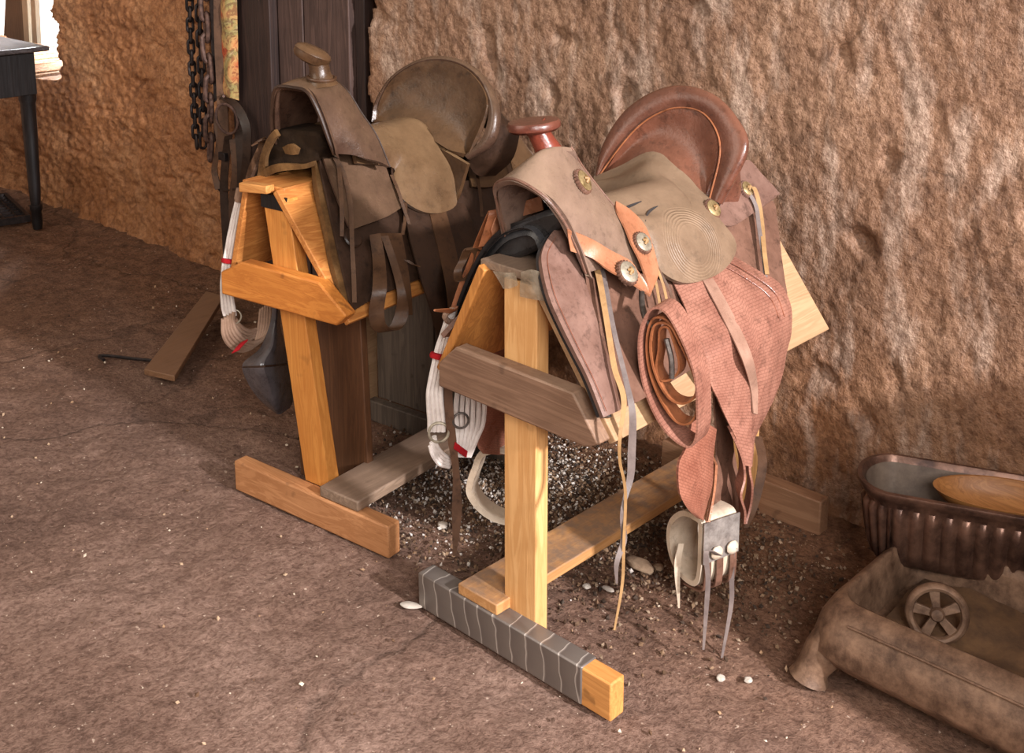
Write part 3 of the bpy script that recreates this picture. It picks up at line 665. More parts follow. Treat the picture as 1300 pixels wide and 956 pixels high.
# rigging straps with conchos
def of(x, y, l, alt): return on(fork, x, y, l, NS(x, y, alt))
MB().strip([[of(721, 288, .006, .09), of(724, 318, .006, .085)], [of(745, 302, .007, .10), of(747, 327, .007, .10)], [of(770, 318, .008, .10), of(772, 344, .008, .10)], [of(795, 333, .009, .1), of(797, 358, .009, .1)], [of(812, 348, .011, .098), NS(816, 371, .098)], [NS(824, 366, .096), NS(824, 376, .092)]], .004, .003).build('rigging_strap', 'strap', sd)
MB().strip([[NS(781, 256, .085), NS(783, 272, .092)], [NS(800, 268, .085), NS(793, 292, .096)], [NS(818, 288, .088), NS(800, 310, .098)], [NS(829, 318, .090), NS(810, 330, .098)], [NS(835, 345, .092), NS(818, 352, .096)], [NS(831, 362, .092), NS(822, 368, .094)], [NS(825, 376, .091), NS(823, 376, .091)]], .004, .003).build('rigging_strap', 'strap', sd)
concho(of(797, 346, .018, .11), NN, .0235, sd)
concho(NS(816, 308, .102), NN, .0215, sd)
concho(NS(905, 265, .075), NN, .021, sd, face='brass')
concho(NS(948, 240, .066), NN, .019, sd, 'skirt', face='brass')
MB().ribbon([V((X0 - .135, -.985, .93)), YP(640, 270, -.96), YP(664, 265, -.955), YP(688, 258, -.95)], .034, (0, -.25, 1), .004).build('inner_strap', 'strap', sd)
# saddle strings
def hang(pts, w, mat, nm, par, wd=None, th=.0025):
    return MB().ribbon(pts, w, wd or (.75, .65, 0), th).build(nm, mat, par)
S = .0
hang([NS(754, 336, .062), NS(760, 349, .066), NS(770, 405, .068), NS(780, 466, .070), NS(792, 507, .075), XP(787, 555, -1.352), XP(787, 586, -1.352), XP(794, 625, -1.35), XP(792, 690, -1.35), XP(790, 742, -1.35), XP(780, 800, -1.35)], [.012, .013, .012, .012, .011, .007, .006, .006, .006, .006, .004], 'yellow_string', 'saddle_string', sd)
hang([NS(762, 338, .064), NS(767, 352, .066), NS(779, 417, .066), NS(795, 484, .068), XP(803, 525, -1.362), XP(802, 575, -1.36), XP(800, 608, -1.36), XP(790, 650, -1.355), XP(792, 685, -1.355), XP(783, 715, -1.355), XP(783, 741, -1.355)], [.010, .010, .010, .011, .014, .016, .014, .008, .013, .010, .004], 'grey_string', 'saddle_string', sd)
hang([NS(949, 238, .075), NS(957, 238, .085), NS(963, 255, .075), NS(967, 280, .068), NS(970, 315, .066), NS(974, 348, .066)], [.008, .010, .011, .011, .011, .010], 'yellow_string', 'saddle_string', sd)
hang([NS(950, 243, .07), NS(960, 262, .07), NS(964, 290, .064), NS(970, 330, .06), NS(972, 352, .06)], .010, 'grey_string', 'saddle_string', sd)
hang([NS(826, 325, .08), NS(836, 345, .078), NS(843, 365, .076), NS(848, 388, .074)], .006, 'yellow_string', 'saddle_string', sd)
hang([NS(830, 330, .078), NS(842, 352, .076), NS(851, 370, .074), NS(855, 388, .074)], .006, 'brown_string', 'saddle_string', sd)
hang([NS(826, 335, .08), NS(833, 360, .078), NS(838, 388, .076)], .006, 'yellow_string', 'saddle_string', sd)
# fender and stirrup leathers
fe = MB().strip([[NS(852, 352, .044), NS(926, 323, .044)], [NS(868, 385, .058), NS(968, 346, .056)], [NS(880, 415, .072), NS(993, 364, .064)], [NS(893, 450, .078), NS(1006, 402, .066)], [XP(902, 485, -1.362), XP(998, 453, -1.385)], [XP(915, 515, -1.355), XP(984, 502, -1.38)], [XP(927, 540, -1.35), XP(966, 540, -1.37)], [XP(936, 562, -1.348), XP(955, 568, -1.36)], [XP(941, 590, -1.345), XP(949, 592, -1.355)]], .004, .018, 7, 5, ripple=.004).build('fender', 'basket', sd)
def fes(x, y, i):
    return NS(x, y, .083) if i < 4 else XP(x, y, -1.349)
MB().strip([[NS(888, 348, .062), NS(899, 343, .062)], [NS(903, 375, .078), NS(916, 371, .078)], [NS(925, 418, .091), NS(938, 413, .091)], [NS(942, 455, .098), NS(955, 452, .098)], [XP(953, 492, -1.346), XP(962, 490, -1.346)], [XP(957, 525, -1.34), XP(962, 526, -1.34)]], .003).build('fender_seam', 'seam', fe)
MB().tube([NS(x, y, o) for x, y, o in ((926, 332, .068), (960, 352, .073), (984, 372, .078), (996, 402, .08))] , .0016, 5).tube([NS(x, y, o) for x, y, o in ((924, 340, .070), (954, 358, .076), (977, 377, .081), (989, 404, .084))], .0014, 5).build('tooled_border', 'near_red', fe)
vw = V((.72, -.69, 0))
MB().ribbon([XP(925, 545, -1.345), XP(938, 575, -1.345), XP(941, 600, -1.345), XP(936, 622, -1.345), XP(941, 642, -1.345), XP(941, 658, -1.345)], [.03, .045, .05, .055, .055, .05], vw, .005).build('stirrup_leather', 'basket', sd)
MB().ribbon([XP(952, 560, -1.35), XP(948, 590, -1.35), XP(951, 612, -1.35), XP(949, 635, -1.35), XP(943, 658, -1.348)], [.02, .04, .045, .045, .045], vw, .005).build('stirrup_leather', 'basket', sd)
MB().strip([[XP(880, 530, -1.36), XP(910, 545, -1.36)], [XP(872, 566, -1.35), XP(906, 580, -1.355)], [XP(862, 590, -1.34), XP(905, 612, -1.345)], [XP(863, 625, -1.335), XP(899, 637, -1.34)], [XP(873, 646, -1.335), XP(895, 652, -1.338)], [XP(885, 658, -1.337), XP(893, 659, -1.338)]], .006, .008).build('stirrup_leather', 'basket_dark', sd)
for k in (0, 1):
    MB().ribbon([XP(906 - 3 * k, 585, -1.36 - .01 * k), XP(903 - 3 * k, 620, -1.355 - .01 * k), XP(897 - 3 * k, 658, -1.345 - .01 * k)], [.04, .04, .03], vw, .005).build('stirrup_leather', 'strap', sd)
MB().strip([[XP(905, 480, -1.40), XP(930, 500, -1.41)], [XP(910, 560, -1.40), XP(931, 560, -1.41)], [XP(908, 610, -1.38), XP(940, 620, -1.40)], [XP(895, 655, -1.37), XP(938, 655, -1.38)]], .004).build('stirrup_leather', 'skirt_dark', sd)
# stirrup
def stirrup(c, ea, es, prof, bw, th, mat, par, nm='stirrup'):
    c = V(c); ea = V(ea).normalized(); es = V(es).normalized()
    P = [c + es * s_ + UP * z_ for s_, z_ in prof]
    return MB().ribbon(P, bw, ea, th, closed=True, n=6).build(nm, mat, par)
sc = XP(911, 700, -1.342)
ea = Rt * .866 + Fd * .5; es = Fd * .866 - Rt * .5
sr = stirrup(sc, ea, es, [(.0, .083), (-.003, .03), (-.003, -.03), (.006, -.068), (.03, -.084), (.075, -.082), (.108, -.055), (.122, -.01), (.112, .035), (.075, .075), (.035, .088)], .098, .012, 'stirrup_cream', sd)
pn = (-es).normalized()
q0 = sc - es * .012
plt = MB().strip([[q0 - ea * .050 + UP * .086, q0 + ea * .050 + UP * .086], [q0 - ea * .050 + UP * .02, q0 + ea * .050 + UP * .02], [q0 - ea * .050 - UP * .012, q0 + ea * .050 - UP * .008]], .003, ripple=.001).build('metal_plate', 'plate', sr)
for k in (-.036, -.002, .036):
    MB().ribbon([q0 + ea * k + UP * -.005, q0 + ea * k - UP * .05, sc + ea * k + es * .0 - UP * .086, sc + ea * k + es * .06 - UP * .1], .018, ea, .004).build('tread_rib', 'skirt_dark', sr)
for k, px in ((-.018, ((897, 700), (899, 735), (897, 770), (893, 825))), (.026, ((930, 700), (929, 735), (928, 770), (916, 838)))):
    kc = q0 + ea * k + UP * .012 - es * .004
    MB().lathe(kc, -es, [(.014, 0), (.016, .004), (.013, .008), (.006, .012), (.001, .013)], 16, .03).build('rawhide_knot', 'stirrup_cream', sr)
    MB().ribbon([kc - es * .012] + [XP(x, y, -1.322 + .0 * i) for i, (x, y) in enumerate(px)], [.010, .011, .011, .010, .005], (.75, .65, 0), .0025).build('stirrup_lace', 'grey_string', sr)
MB().ribbon([XP(865, 690, -1.42), XP(860, 720, -1.42), XP(862, 772, -1.42)], [.012, .014, .004], (.75, .65, 0), .003).build('stirrup_lace', 'stirrup_cream', sr)
MB().ribbon([XP(962, 555, -1.40), XP(968, 590, -1.40), XP(958, 640, -1.40), XP(947, 670, -1.39)], [.02, .022, .02, .01], (.75, .65, 0), .003).build('stirrup_leather', 'brown_string', sd)
# coiled latigo on the rigging ring
ca = V((.17, -.985, 0)); cq = V((-1.345, -.93, .69))
def CO(x, y, o=0): return hit(x, y, cq + ca * o, ca)
loops = [([(822, 398), (813, 425), (814, 465), (824, 505), (842, 540), (863, 561), (880, 566), (888, 550), (889, 515), (886, 478), (877, 448), (862, 415), (848, 394), (834, 388)], .062, 'basket', 0),
         ([(826, 406), (819, 432), (822, 470), (836, 508), (856, 536), (874, 540), (884, 526), (885, 498), (880, 470), (868, 440), (854, 414), (840, 403)], .040, 'strap_edge', .012),
         ([(830, 412), (824, 440), (830, 474), (846, 504), (864, 514), (880, 508), (885, 492), (878, 466), (864, 436), (850, 412)], .036, 'strap_edge', .010),
         ([(836, 418), (834, 445), (831, 468), (838, 484), (850, 484), (861, 474), (862, 458), (856, 436), (848, 416)], .030, 'strap_edge', .012)]
coil = None
for pts, w, mt, off in loops:
    o = MB().ribbon([CO(x, y, 0) - ca * (w / 2 + off - .01) for x, y in pts], w, ca, .0045, closed=True, n=5)
    if coil is None: coil = o.build('coiled_latigo', mt, sd); coil['label'] = 'coiled stamped strap hanging from the ring'
    else: o.build('strap_loop', mt, coil)
MB().tube([CO(846, 430), CO(852, 455), CO(853, 480)], .006, 6).build('buckle_tongue', 'iron', coil)
MB().tube([NS(815, 360, .088), NS(815, 385, .104), NS(820, 405, .115), NS(828, 416, .12), NS(833, 418, .11)], [.006, .0065, .0065, .006, .004], 10).build('rigging_hook', 'iron', sd)
# off-side: straps, cinch, fender, stirrup
XL = -1.93
cn = MB()
sp_ = MB().ribbon([V((X0 - .16, -.985, .905)), XP(628, 268, -1.80), XP(612, 300, -1.85), XP(600, 330, -1.88), XP(585, 365, -1.90), XP(575, 392, -1.91)], [.03, .026, .022, .020, .016, .012], (.7, .7, .2), .004).build('cinch_strap', 'strap_edge', sd)
MB().ribbon([XP(588, 330, -1.90), XP(581, 345, -1.90), XP(585, 357, -1.90), XP(600, 345, -1.88), XP(607, 322, -1.87), XP(596, 316, -1.88)], .02, (.7, .7, .2), .004, closed=True).build('strap_loop', 'far_strap', sp_)
MB().ribbon([XP(612, 305, -1.86), XP(604, 335, -1.87), XP(592, 365, -1.89), XP(578, 392, -1.905), XP(565, 393, -1.905), XP(551, 393, -1.905)], [.012, .014, .012, .012, .012, .004], (.5, .6, .5), .004).build('saddle_string', 'strap_edge', sp_)
def cords(path, n, r, spread, mat, nm, par, wd):
    wd = V(wd).normalized(); o = None
    for k in range(n):
        t = (k - (n - 1) / 2)
        pts = [p + wd * (spread * s_ * t) + V((0, 0, 0)) for p, s_ in path]
        if o is None: o = MB()
        o.tube(pts, r, 7, 6)
        # twisted nap on each cord
    return o.build(nm, mat, par, wob=.0015)
wd = (.72, .69, 0)
ci = cords([(XP(574, 394, -1.915), .25), (XP(568, 420, -1.925), .6), (XP(561, 447, -1.93), .8), (XP(556, 470, -1.93), .8), (XP(552, 500, -1.93), .9), (XP(554, 530, -1.93), 1.0), (XP(554, 548, -1.93), 1.0)], 4, .0062, .0105, 'cinch', 'cinch', sd, wd)
ci['label'] = 'white corded cinch with metal rings and red bands'
MB().tube([XP(565, 400, -1.917), XP(577, 392, -1.912), XP(580, 400, -1.912), XP(570, 408, -1.918)], .007, 7, closed=True).build('cinch_knot', 'cinch_old', ci)
rb = XP(557, 452, -1.93)
MB().lathe(rb, (XP(561, 447, -1.93) - XP(556, 470, -1.93)), [(.020, -.006), (.022, 0), (.020, .006)], 16).build('red_band', 'red_yarn', ci)
def ring(c, ax_, R0, r, mat, par, nm='ring', sx=1.0):
    ax_ = V(ax_).normalized(); a = ax_.orthogonal().normalized(); b = ax_.cross(a)
    return MB().tube([V(c) + (a * math.cos(t) * sx + b * math.sin(t)) * R0 for t in [2 * math.pi * k / 14 for k in range(14)]], r, 8, 3, True).build(nm, mat, par)
ring(XP(557, 549, -1.92), (.80, -.6, .1), .023, .0035, 'nickel', ci)
cords([(XP(549, 560, -1.93), 1.0), (XP(552, 572, -1.93), 1.0), (XP(560, 583, -1.93), 1.0), (XP(572, 588, -1.93), .8)], 4, .006, .008, 'cinch', 'cinch_end', ci, (.2, .3, .9))
c2 = cords([(XP(597, 496, -1.90), 1.6), (XP(597, 515, -1.90), 1.8), (XP(596, 540, -1.90), 1.6), (XP(592, 562, -1.90), 1.1), (XP(588, 580, -1.90), .7)], 6, .0062, .0075, 'cinch', 'cinch_web', ci, wd)
MB().ribbon([XP(578, 566, -1.889), XP(586, 572, -1.887), XP(593, 577, -1.889)], .016, (0, .3, 1), .004).build('red_band', 'red_yarn', c2)
ring(XP(585, 534, -1.885), (.80, -.6, .1), .018, .0028, 'iron', ci)
MB().ribbon([XP(568, 480, -1.90), XP(570, 520, -1.90), XP(574, 560, -1.90), XP(579, 600, -1.90), XP(580, 650, -1.90), XP(577, 706, -1.90)], [.018, .02, .020, .016, .024, .008], wd, .004).build('hanging_strap', 'brown_string', sd)
MB().strip([[V((-1.885, -.90, .80)), V((-1.885, -.70, .80))], [V((-1.93, -.90, .65)), V((-1.93, -.70, .65))], [XP(606, 540, -1.945), XP(650, 545, -1.945)], [XP(607, 566, -1.945), XP(648, 576, -1.945)], [XP(613, 576, -1.945), XP(640, 577, -1.945)]], .005, .004).build('fender', 'basket_dark', sd)
c_ = XP(640, 610, -1.95); 
stirrup(c_, Fd * .9 + Rt * .3, Rt * .96 - Fd * .28, [(-.045, .07), (-.062, .03), (-.075, -.01), (-.075, -.04), (-.045, -.075), (0, -.092), (.05, -.085), (.08, -.04), (.075, .0), (.06, .04), (.035, .075), (0, .085)], .05, .016, 'stirrup_cream', sd)

# ------------------------------------------------------------------ saddle stand, far
fs_ = thing('saddle_stand', 'orange pine sawhorse stand leaning slightly, under the dark brown saddle', 'saddle stand', FL(0, .3, 0), 'wooden saddle stands')
def fsl(poly, v0, v1): return MB().prism([FL(u, v0, z) for u, z in poly], EY * (v1 - v0))
fsl([(-.275, 0), (.315, -.005), (.315, .085), (-.275, .09)], -.034, .012).build('foot', 'foot_x', fs_, bevel=.005)
fsl([(-.034, .085), (.062, .085), (-.066, .88), (-.162, .88)], .012, .052).build('post', 'far_z', fs_, bevel=.003)
fsl([(-.19, .0), (.085, .0), (.065, .575), (-.21, .575)], .14, .165).build('back_board', 'dark_board', fs_, bevel=.003)
fsl([(-.298, .58), (.145, .588), (.182, .622), (.085, .693), (-.21, .69), (-.298, .645)], -.03, .011).build('crossbar', 'far_x', fs_, bevel=.005)
panel((-.092, .905), (.165, .592), .02, .0, .7, 'ply', '', fs_, FL)
panel((-.245, .895), (-.318, .635), .02, .02, .7, 'ply', '', fs_, FL)
fsl([(-.25, .885), (-.085, .885), (-.085, .905), (-.25, .905)], .02, .7).build('ridge_board', 'ply', fs_, bevel=.003)
fsl([(-.23, .878), (-.12, .89), (-.12, .912), (-.23, .905)], -.01, .02).build('ridge_block', 'pine_x', fs_, bevel=.003)
fsl([(-.165, .845), (-.066, .845), (-.066, .884), (-.165, .884)], .009, .014).build('black_tape', 'black_wood', fs_)
fsl([(.065, .088), (.205, .088), (.205, .118), (.065, .118)], -.03, .60).build('stretcher', 'grey_y', fs_, bevel=.004)
fsl([(-.30, -.01), (.3, -.01), (.3, .06), (-.30, .06)], .54, .575).build('foot', 'grey_board', fs_, bevel=.004)
fsl([(-.285, .06), (-.04, .06), (-.05, .58), (-.285, .58)], .575, .60).build('end_board', 'grey_board', fs_, bevel=.003)
fsl([(-.035, .06), (.16, .06), (.16, .58), (-.045, .58)], .577, .60).build('end_board', 'grey_board', fs_, bevel=.003)
fsl([(-.325, .0), (-.297, .0), (-.297, .58), (-.325, .58)], .53, .59).build('end_stud', 'pale_panel', fs_, bevel=.003)

# ------------------------------------------------------------------ far saddle
sf = thing('western_saddle', 'dark brown worn western saddle with high round cantle on far stand', 'saddle', FL(-.1, .35, .9), 'western saddles')
UC = -.10
farch = [(-.245, .83), (-.23, .87), (-.20, .92), (-.15, .965), (-.07, .985), (-.01, .98), (.03, .955), (.055, .91), (.10, .85), (.18, .74)]
MB().surf([[FL(UC + a, v, z) for a, z in farch] for v in (.14, .18, .35, .6, .78)], 4, 3, -.03).build('saddle_lining', 'fleece_dark', sf)
MB().prism([FV(x, y, .10) for x, y in ((331, 224), (336, 200), (344, 176), (352, 164), (375, 166), (402, 168), (409, 186), (402, 204), (374, 212), (346, 222))], EY * .12).build('fleece_pad', 'fleece_dark', sf, bevel=.01)
MB().strip([[FV(329, 228, .09), FV(340, 222, .09)], [FV(334, 200, .09), FV(343, 196, .09)], [FV(343, 176, .09), FV(351, 178, .09)], [FV(352, 164, .09), FV(356, 172, .09)]], .012, ripple=.006).build('fleece_edge', 'wool', sf)
MB().strip([[FV(362, 186, .085), FV(366, 194, .085)], [FV(372, 182, .08), FV(374, 196, .08)], [FV(382, 188, .085), FV(380, 194, .085)]], .01, ripple=.008).build('fleece_tuft', 'wool', sf)
MB().strip([[FV(336, 215, .085), FV(340, 224, .085)], [FV(355, 207, .08), FV(358, 217, .08)], [FV(385, 208, .08), FV(388, 214, .08)], [FV(400, 204, .085), FV(402, 210, .085)]], .01, ripple=.008).build('fleece_tuft', 'wool', sf)
# skirt with fleece edge
MB().strip([[FS(399, 203, .035), FS(404, 196, .036)], [FS(402, 232, .035), FS(412, 228, .036)], [FS(412, 280, .035), FS(422, 275, .036)], [FS(424, 340, .033), FS(434, 332, .035)], [FS(442, 402, .03), FS(450, 394, .032)]], .02, ripple=.004).build('fleece_edge', 'wool', sf)
MB().strip([[FS(402, 198, .045), FS(446, 398, .036)], [FS(425, 180, .045), FS(456, 390, .036)], [FS(470, 190, .045), FS(490, 372, .036)], [FS(545, 230, .045), FS(560, 345, .036)], [FS(600, 230, .045), FS(620, 330, .036)], [FS(650, 225, .045), FS(668, 280, .036)]], .008, .003, ripple=.003).build('skirt', 'far_dark', sf)
# front jockey below the fork
fj = MB().strip([[FS(407, 196, .062), FS(440, 286, .056)], [FS(412, 189, .064), FS(446, 292, .057)], [FS(424, 186, .068), FS(458, 288, .058)], [FS(440, 190, .074), FS(472, 283, .060)], [FS(465, 205, .074), FS(492, 275, .062)], [FS(488, 212, .07), FS(511, 263, .062)]], .006, .004).build('front_jockey', 'far_fork', sf)
MB().tube([FS(x, y, .075) for x, y in ((409, 198), (415, 192), (424, 193), (429, 203), (431, 222))], .0035, 6).build('stitched_seam', 'far_dark', fj)
# fork
ff = [FV(365, 112, .065), FV(390, 117, .06), FV(405, 144, .07), FV(418, 180, .085), FV(424, 196, .10)]
fb = [FV(424, 98, .2), FV(440, 114, .215), FV(458, 142, .235), FV(478, 172, .255), FV(495, 212, .275)]
loc = lambda p: ((p - FO).dot(EX), (p - FO).dot(EY), p.z)
def fm(p, c): u, v, z = loc(p); return FL(2 * c - u, v, z)
c0 = -.085
for L_ in (ff, fb):
    u, v, z = loc(L_[0]); L_[0] = FL(c0, v, z)
ff[0].z += .004
rows = []
for side in (-1, 1):
    rr = []
    for i in range(5):
        a, b = ff[i], fb[i]; q = a.lerp(b, .5) + UP * (.016 if i < 3 else .008) + EX * (.004 * i)
        tri = [a + EY * .012 - UP * .012, a, a.lerp(q, .5) + UP * .005, q, b.lerp(q, .45) + UP * .004, b]
        if side < 0: tri = [fm(p, c0) for p in tri]
        rr.append(tri)
    rows += rr[::-1] if side < 0 else rr[1:]
ffk = MB().surf(rows, 6, 4, .012).build('fork', 'far_fork', sf)
MB().tube([r[1] for r in rows], .0045, 6).build('fork_binding', 'far_dark', ffk)
MB().tube([r[5] for r in rows], .003, 6).build('fork_binding', 'far_dark', ffk)
hb = FV(408, 99, .13); hc = FV(397, 68, .12); ax = Rt * .42 + UP * .88 + Fd * .02
hn = MB().lathe(hb - UP * .02, UP * .97 - Rt * .1, [(.045, 0), (.036, .012), (.029, .03), (.027, .05), (.028, .07)], 26).build('horn', 'far_leather', sf)
MB().lathe(hc, ax, [(.022, -.026), (.040, -.020), (.047, -.008), (.046, .0), (.047, .003), (.043, .011), (.03, .017), (.0, .019)], 30, sx=1.1, xd=Rt).build('horn_cap', 'far_leather', hn)
ring(hb + UP * .0, (0.1, 0, 1), .036, .005, 'far_strap', hn, 'horn_collar')
# seat and jockey
def fdx(v, pts): return [FL(UC + a, v, z) for a, z in pts]
FCn = (EY * -.95 + UP * .31).normalized(); FC0 = FL(-.06, .60, 1.05)
def FC(x, y, o): return hit(x, y, FC0 + FCn * o, FCn)
def fsrow(v, zc, mid, end, om=.092, oe=.07):
    return fdx(v, [(-.16, .90), (-.11, .97), (-.01, zc), (.05, zc - .02)]) + [FS(mid[0], mid[1], om), FS(end[0], end[1], oe)]
fseat = MB().surf([fdx(.20, [(-.15, .92), (-.10, 1.0), (0, 1.05), (.05, 1.03), (.085, .99), (.10, .95)]), fdx(.29, [(-.15, .91), (-.10, .985), (0, 1.025), (.05, 1.0)]) + [FS(496, 192, .094), FS(497, 214, .074)],
    fsrow(.37, 1.005, (514, 202), (503, 246)), fsrow(.44, 1.0, (532, 212), (524, 266)), fsrow(.50, .998, (552, 214), (552, 272)), fsrow(.555, .998, (572, 212), (580, 257)),
    [FC(x, y, .008) for x, y in ((475, 158), (500, 161), (532, 169), (560, 184), (580, 197), (597, 208))]], 6, 5, .012).build('seat', 'far_seat', sf)
MB().tube([FS(x, y, .078) for x, y in ((516, 192), (505, 200), (498, 212), (499, 226), (506, 238))], .004, 6).build('jockey_edge', 'far_dark', fseat)
# cantle
so = [(475, 158), (487, 160), (505, 163), (525, 168), (545, 176), (560, 186), (575, 198), (588, 201)]
ou = [(474, 154), (478, 134), (494, 106), (520, 86), (555, 76), (590, 82), (615, 105), (591, 200)]
ou = [(474, 155), (480, 131), (498, 102), (526, 83), (560, 76), (594, 86), (617, 112), (592, 198)]
so = [(475, 157), (490, 160), (506, 163), (524, 168), (542, 175), (558, 184), (572, 193), (588, 200)]
ou = [(474, 154), (479, 132), (500, 100), (536, 79), (575, 79), (606, 98), (622, 135), (600, 196)]
md = [tuple(a + (b - a) * .35 for a, b in zip(p, q)) for p, q in zip(so, ou)]; md2 = [tuple(a + (b - a) * .72 for a, b in zip(p, q)) for p, q in zip(so, ou)]
MB().surf([[FC(x, y, .01) for x, y in so], [FC(x, y, -.018) for x, y in md], [FC(x, y, -.014) for x, y in md2], [FC(x, y, .0) for x, y in ou]], 6, 5, .012).build('cantle', 'far_leather', sf)
rim_i = [(474, 155), (479, 132), (500, 100), (536, 79), (575, 79), (606, 98), (622, 135), (614, 175), (591, 199)]
rim_o = [(474, 154), (478, 130), (499, 98), (537, 76), (578, 76), (612, 97), (632, 138), (626, 180), (596, 201)]
MB().surf([[FC(x, y, .0) for x, y in rim_i], [FC((a + x) / 2, (b + y) / 2, .002) for (x, y), (a, b) in zip(rim_i, rim_o)], [FC(x, y, -.015) for x, y in rim_o], [FC(x, y, -.04) for x, y in rim_o]], 4, 5, .006).build('cantle_rim', 'far_fork', sf)
MB().tube([FC(x, y, .002) for x, y in rim_i], .0018, 5).build('cantle_seam', 'far_dark', sf)
MB().surf([[FC(x, y, -.02) for x, y in rim_i], [FC(x, y, -.02) * .5 + (FC(x, y, 0) + EY * .10 - UP * .12) * .5 for x, y in rim_i], [FC(x, y, 0) + EY * .14 - UP * (.22 if 2 < i < 6 else .08) for i, (x, y) in enumerate(rim_i)]], 4, 5, .006).build('cantle_back', 'far_dark', sf)
# rear jockeys
MB().strip([[FS(590, 195, .064), FS(598, 238, .058)], [FS(618, 178, .066), FS(622, 238, .058)], [FS(636, 172, .066), FS(650, 228, .058)]], .006, .003).build('rear_jockey', 'far_leather', sf)
MB().strip([[FS(636, 150, .07), FS(652, 226, .06)], [FS(655, 172, .068), FS(668, 212, .06)], [FS(678, 198, .064), FS(681, 206, .062)]], .006, .003).build('rear_jockey', 'far_leather', sf)
for pts, w in ((((603, 200), (606, 222), (610, 250), (612, 275)), .009), (((634, 178), (643, 200), (650, 226)), .012), (((597, 204), (601, 215), (609, 220)), .008)):
    hang([FS(x, y, .078) for x, y in pts], w, 'far_strap', 'saddle_string', sf)
# strings on the front jockey and beside the flap
hang([FS(424, 200, .082), FS(430, 212, .082), FS(432, 235, .078), FS(434, 265, .074), FS(434, 300, .06)], [.008, .012, .012, .012, .010], 'far_strap', 'saddle_string', sf)
hang([FS(428, 200, .084), FS(438, 225, .082), FS(445, 262, .076), FS(447, 310, .066), FS(449, 350, .055), FS(450, 384, .05)], [.008, .012, .013, .012, .012, .012], 'far_strap', 'saddle_string', sf)
hang([FS(503, 225, .08), FS(510, 235, .084), FS(515, 252, .08), FS(514, 280, .068), FS(511, 298, .062)], .009, 'far_strap', 'saddle_string', sf)
hang([FS(497, 222, .08), FS(505, 240, .084), FS(512, 262, .08), FS(520, 285, .07)], .009, 'far_strap', 'saddle_string', sf)
hang([FS(516, 330, .078), FS(525, 336, .085), FS(533, 339, .09)], [.014, .01, .003], 'far_strap', 'saddle_string', sf)
MB().lathe(FS(447, 302, .05), FN, [(.028, 0), (.03, .004), (.026, .008), (.012, .009)], 20).build('rigging_ring', 'far_dark', sf)
# fender and hanging strap loop
MB().strip([[FS(512, 262, .062), FS(590, 258, .062)], [FS(520, 300, .064), FS(606, 300, .062)], [FS(531, 340, .068), FS(612, 335, .066)], [FU(545, 385, .22), FU(606, 380, .22)], [FU(555, 425, .225), FU(600, 420, .225)], [FU(561, 455, .225), FU(590, 455, .225)], [FU(566, 490, .22), FU(582, 490, .22)]], .006, .008, ripple=.003).build('fender', 'far_dark', sf)
MB().strip([[FS(545, 268, .072), FS(565, 262, .072)], [FS(560, 330, .078), FS(580, 322, .078)], [FU(568, 370, .236), FU(586, 366, .236)], [FU(572, 420, .238), FU(588, 420, .238)]], .004).build('stirrup_leather', 'far_strap', sf)
MB().ribbon([FS(476, 297, .066), FS(481, 330, .068), FU(482, 365, .2), FU(478, 395, .2), FU(481, 414, .2), FU(492, 421, .2), FU(503, 415, .2), FU(510, 395, .2), FU(509, 370, .2), FS(500, 335, .07), FS(488, 300, .068)], [.03, .034, .038, .04, .04, .042, .042, .036, .022, .02, .02], (.5, .85, .05), .004).build('strap_loop', 'far_strap', sf)
MB().strip([[FS(478, 296, .064), FS(510, 296, .066)], [FS(500, 330, .066), FS(516, 328, .068)], [FU(508, 370, .19), FU(522, 368, .19)], [FU(512, 400, .19), FU(524, 400, .19)]], .004).build('latigo_strap', 'far_strap', sf)
# off side: cinch, tapadero
UL = -.335
MB().ribbon([FL(UC - .16, .08, .99), FU(334, 178, -.27), FU(322, 205, -.30), FU(312, 235, -.325), FU(306, 250, -.33)], [.02, .022, .022, .02, .016], (.6, .6, .4), .004).build('cinch_strap', 'far_strap', sf)
MB().ribbon([FL(UC - .15, .09, 1.0), FU(338, 182, -.26), FU(328, 205, -.29), FU(318, 230, -.31)], .014, (.6, .6, .4), .004).build('saddle_string', 'brown_string', sf)
cf = cords([(FU(306, 247, UL), .5), (FU(302, 268, UL), .7), (FU(297, 295, UL), .8), (FU(291, 330, UL), .9), (FU(288, 358, UL), .9), (FU(289, 385, UL), 1.0), (FU(292, 400, UL), 1.0)], 4, .006, .0095, 'cinch', 'cinch', sf, (.7, .7, 0))
cf['label'] = 'pale corded cinch with red bands and ring'
rbp = FU(290, 331, UL)
MB().lathe(rbp, FU(297, 295, UL) - FU(288, 358, UL), [(.019, -.006), (.021, 0), (.019, .006)], 16).build('red_band', 'red_yarn', cf)
MB().lathe(FU(305, 248, UL), FU(306, 240, UL) - FU(302, 268, UL), [(.012, -.02), (.016, -.01), (.014, .02)], 12).build('cinch_knot', 'cinch_old', cf)
ring(FU(297, 402, UL + .01), (.8, -.6, .1), .020, .0026, 'nickel', cf)
wdir = V((.45, .45, .8))
cords([(FU(290, 400, UL), .9), (FU(290, 418, UL), .9), (FU(298, 432, UL), 1.0), (FU(312, 440, UL), 1.0), (FU(326, 436, UL), 1.0), (FU(334, 424, UL), 1.0), (FU(337, 405, UL), 1.0), (FU(338, 388, UL), .8)], 5, .0065, .0105, 'cinch_old', 'cinch_web', cf, (.5, .5, .5))
cords([(FU(297, 410, UL + .01), .9), (FU(303, 420, UL + .01), 1.0), (FU(314, 426, UL + .01), 1.0), (FU(324, 423, UL + .01), .8)], 4, .0062, .010, 'cinch_old', 'cinch_web', cf, (.2, .2, .9))
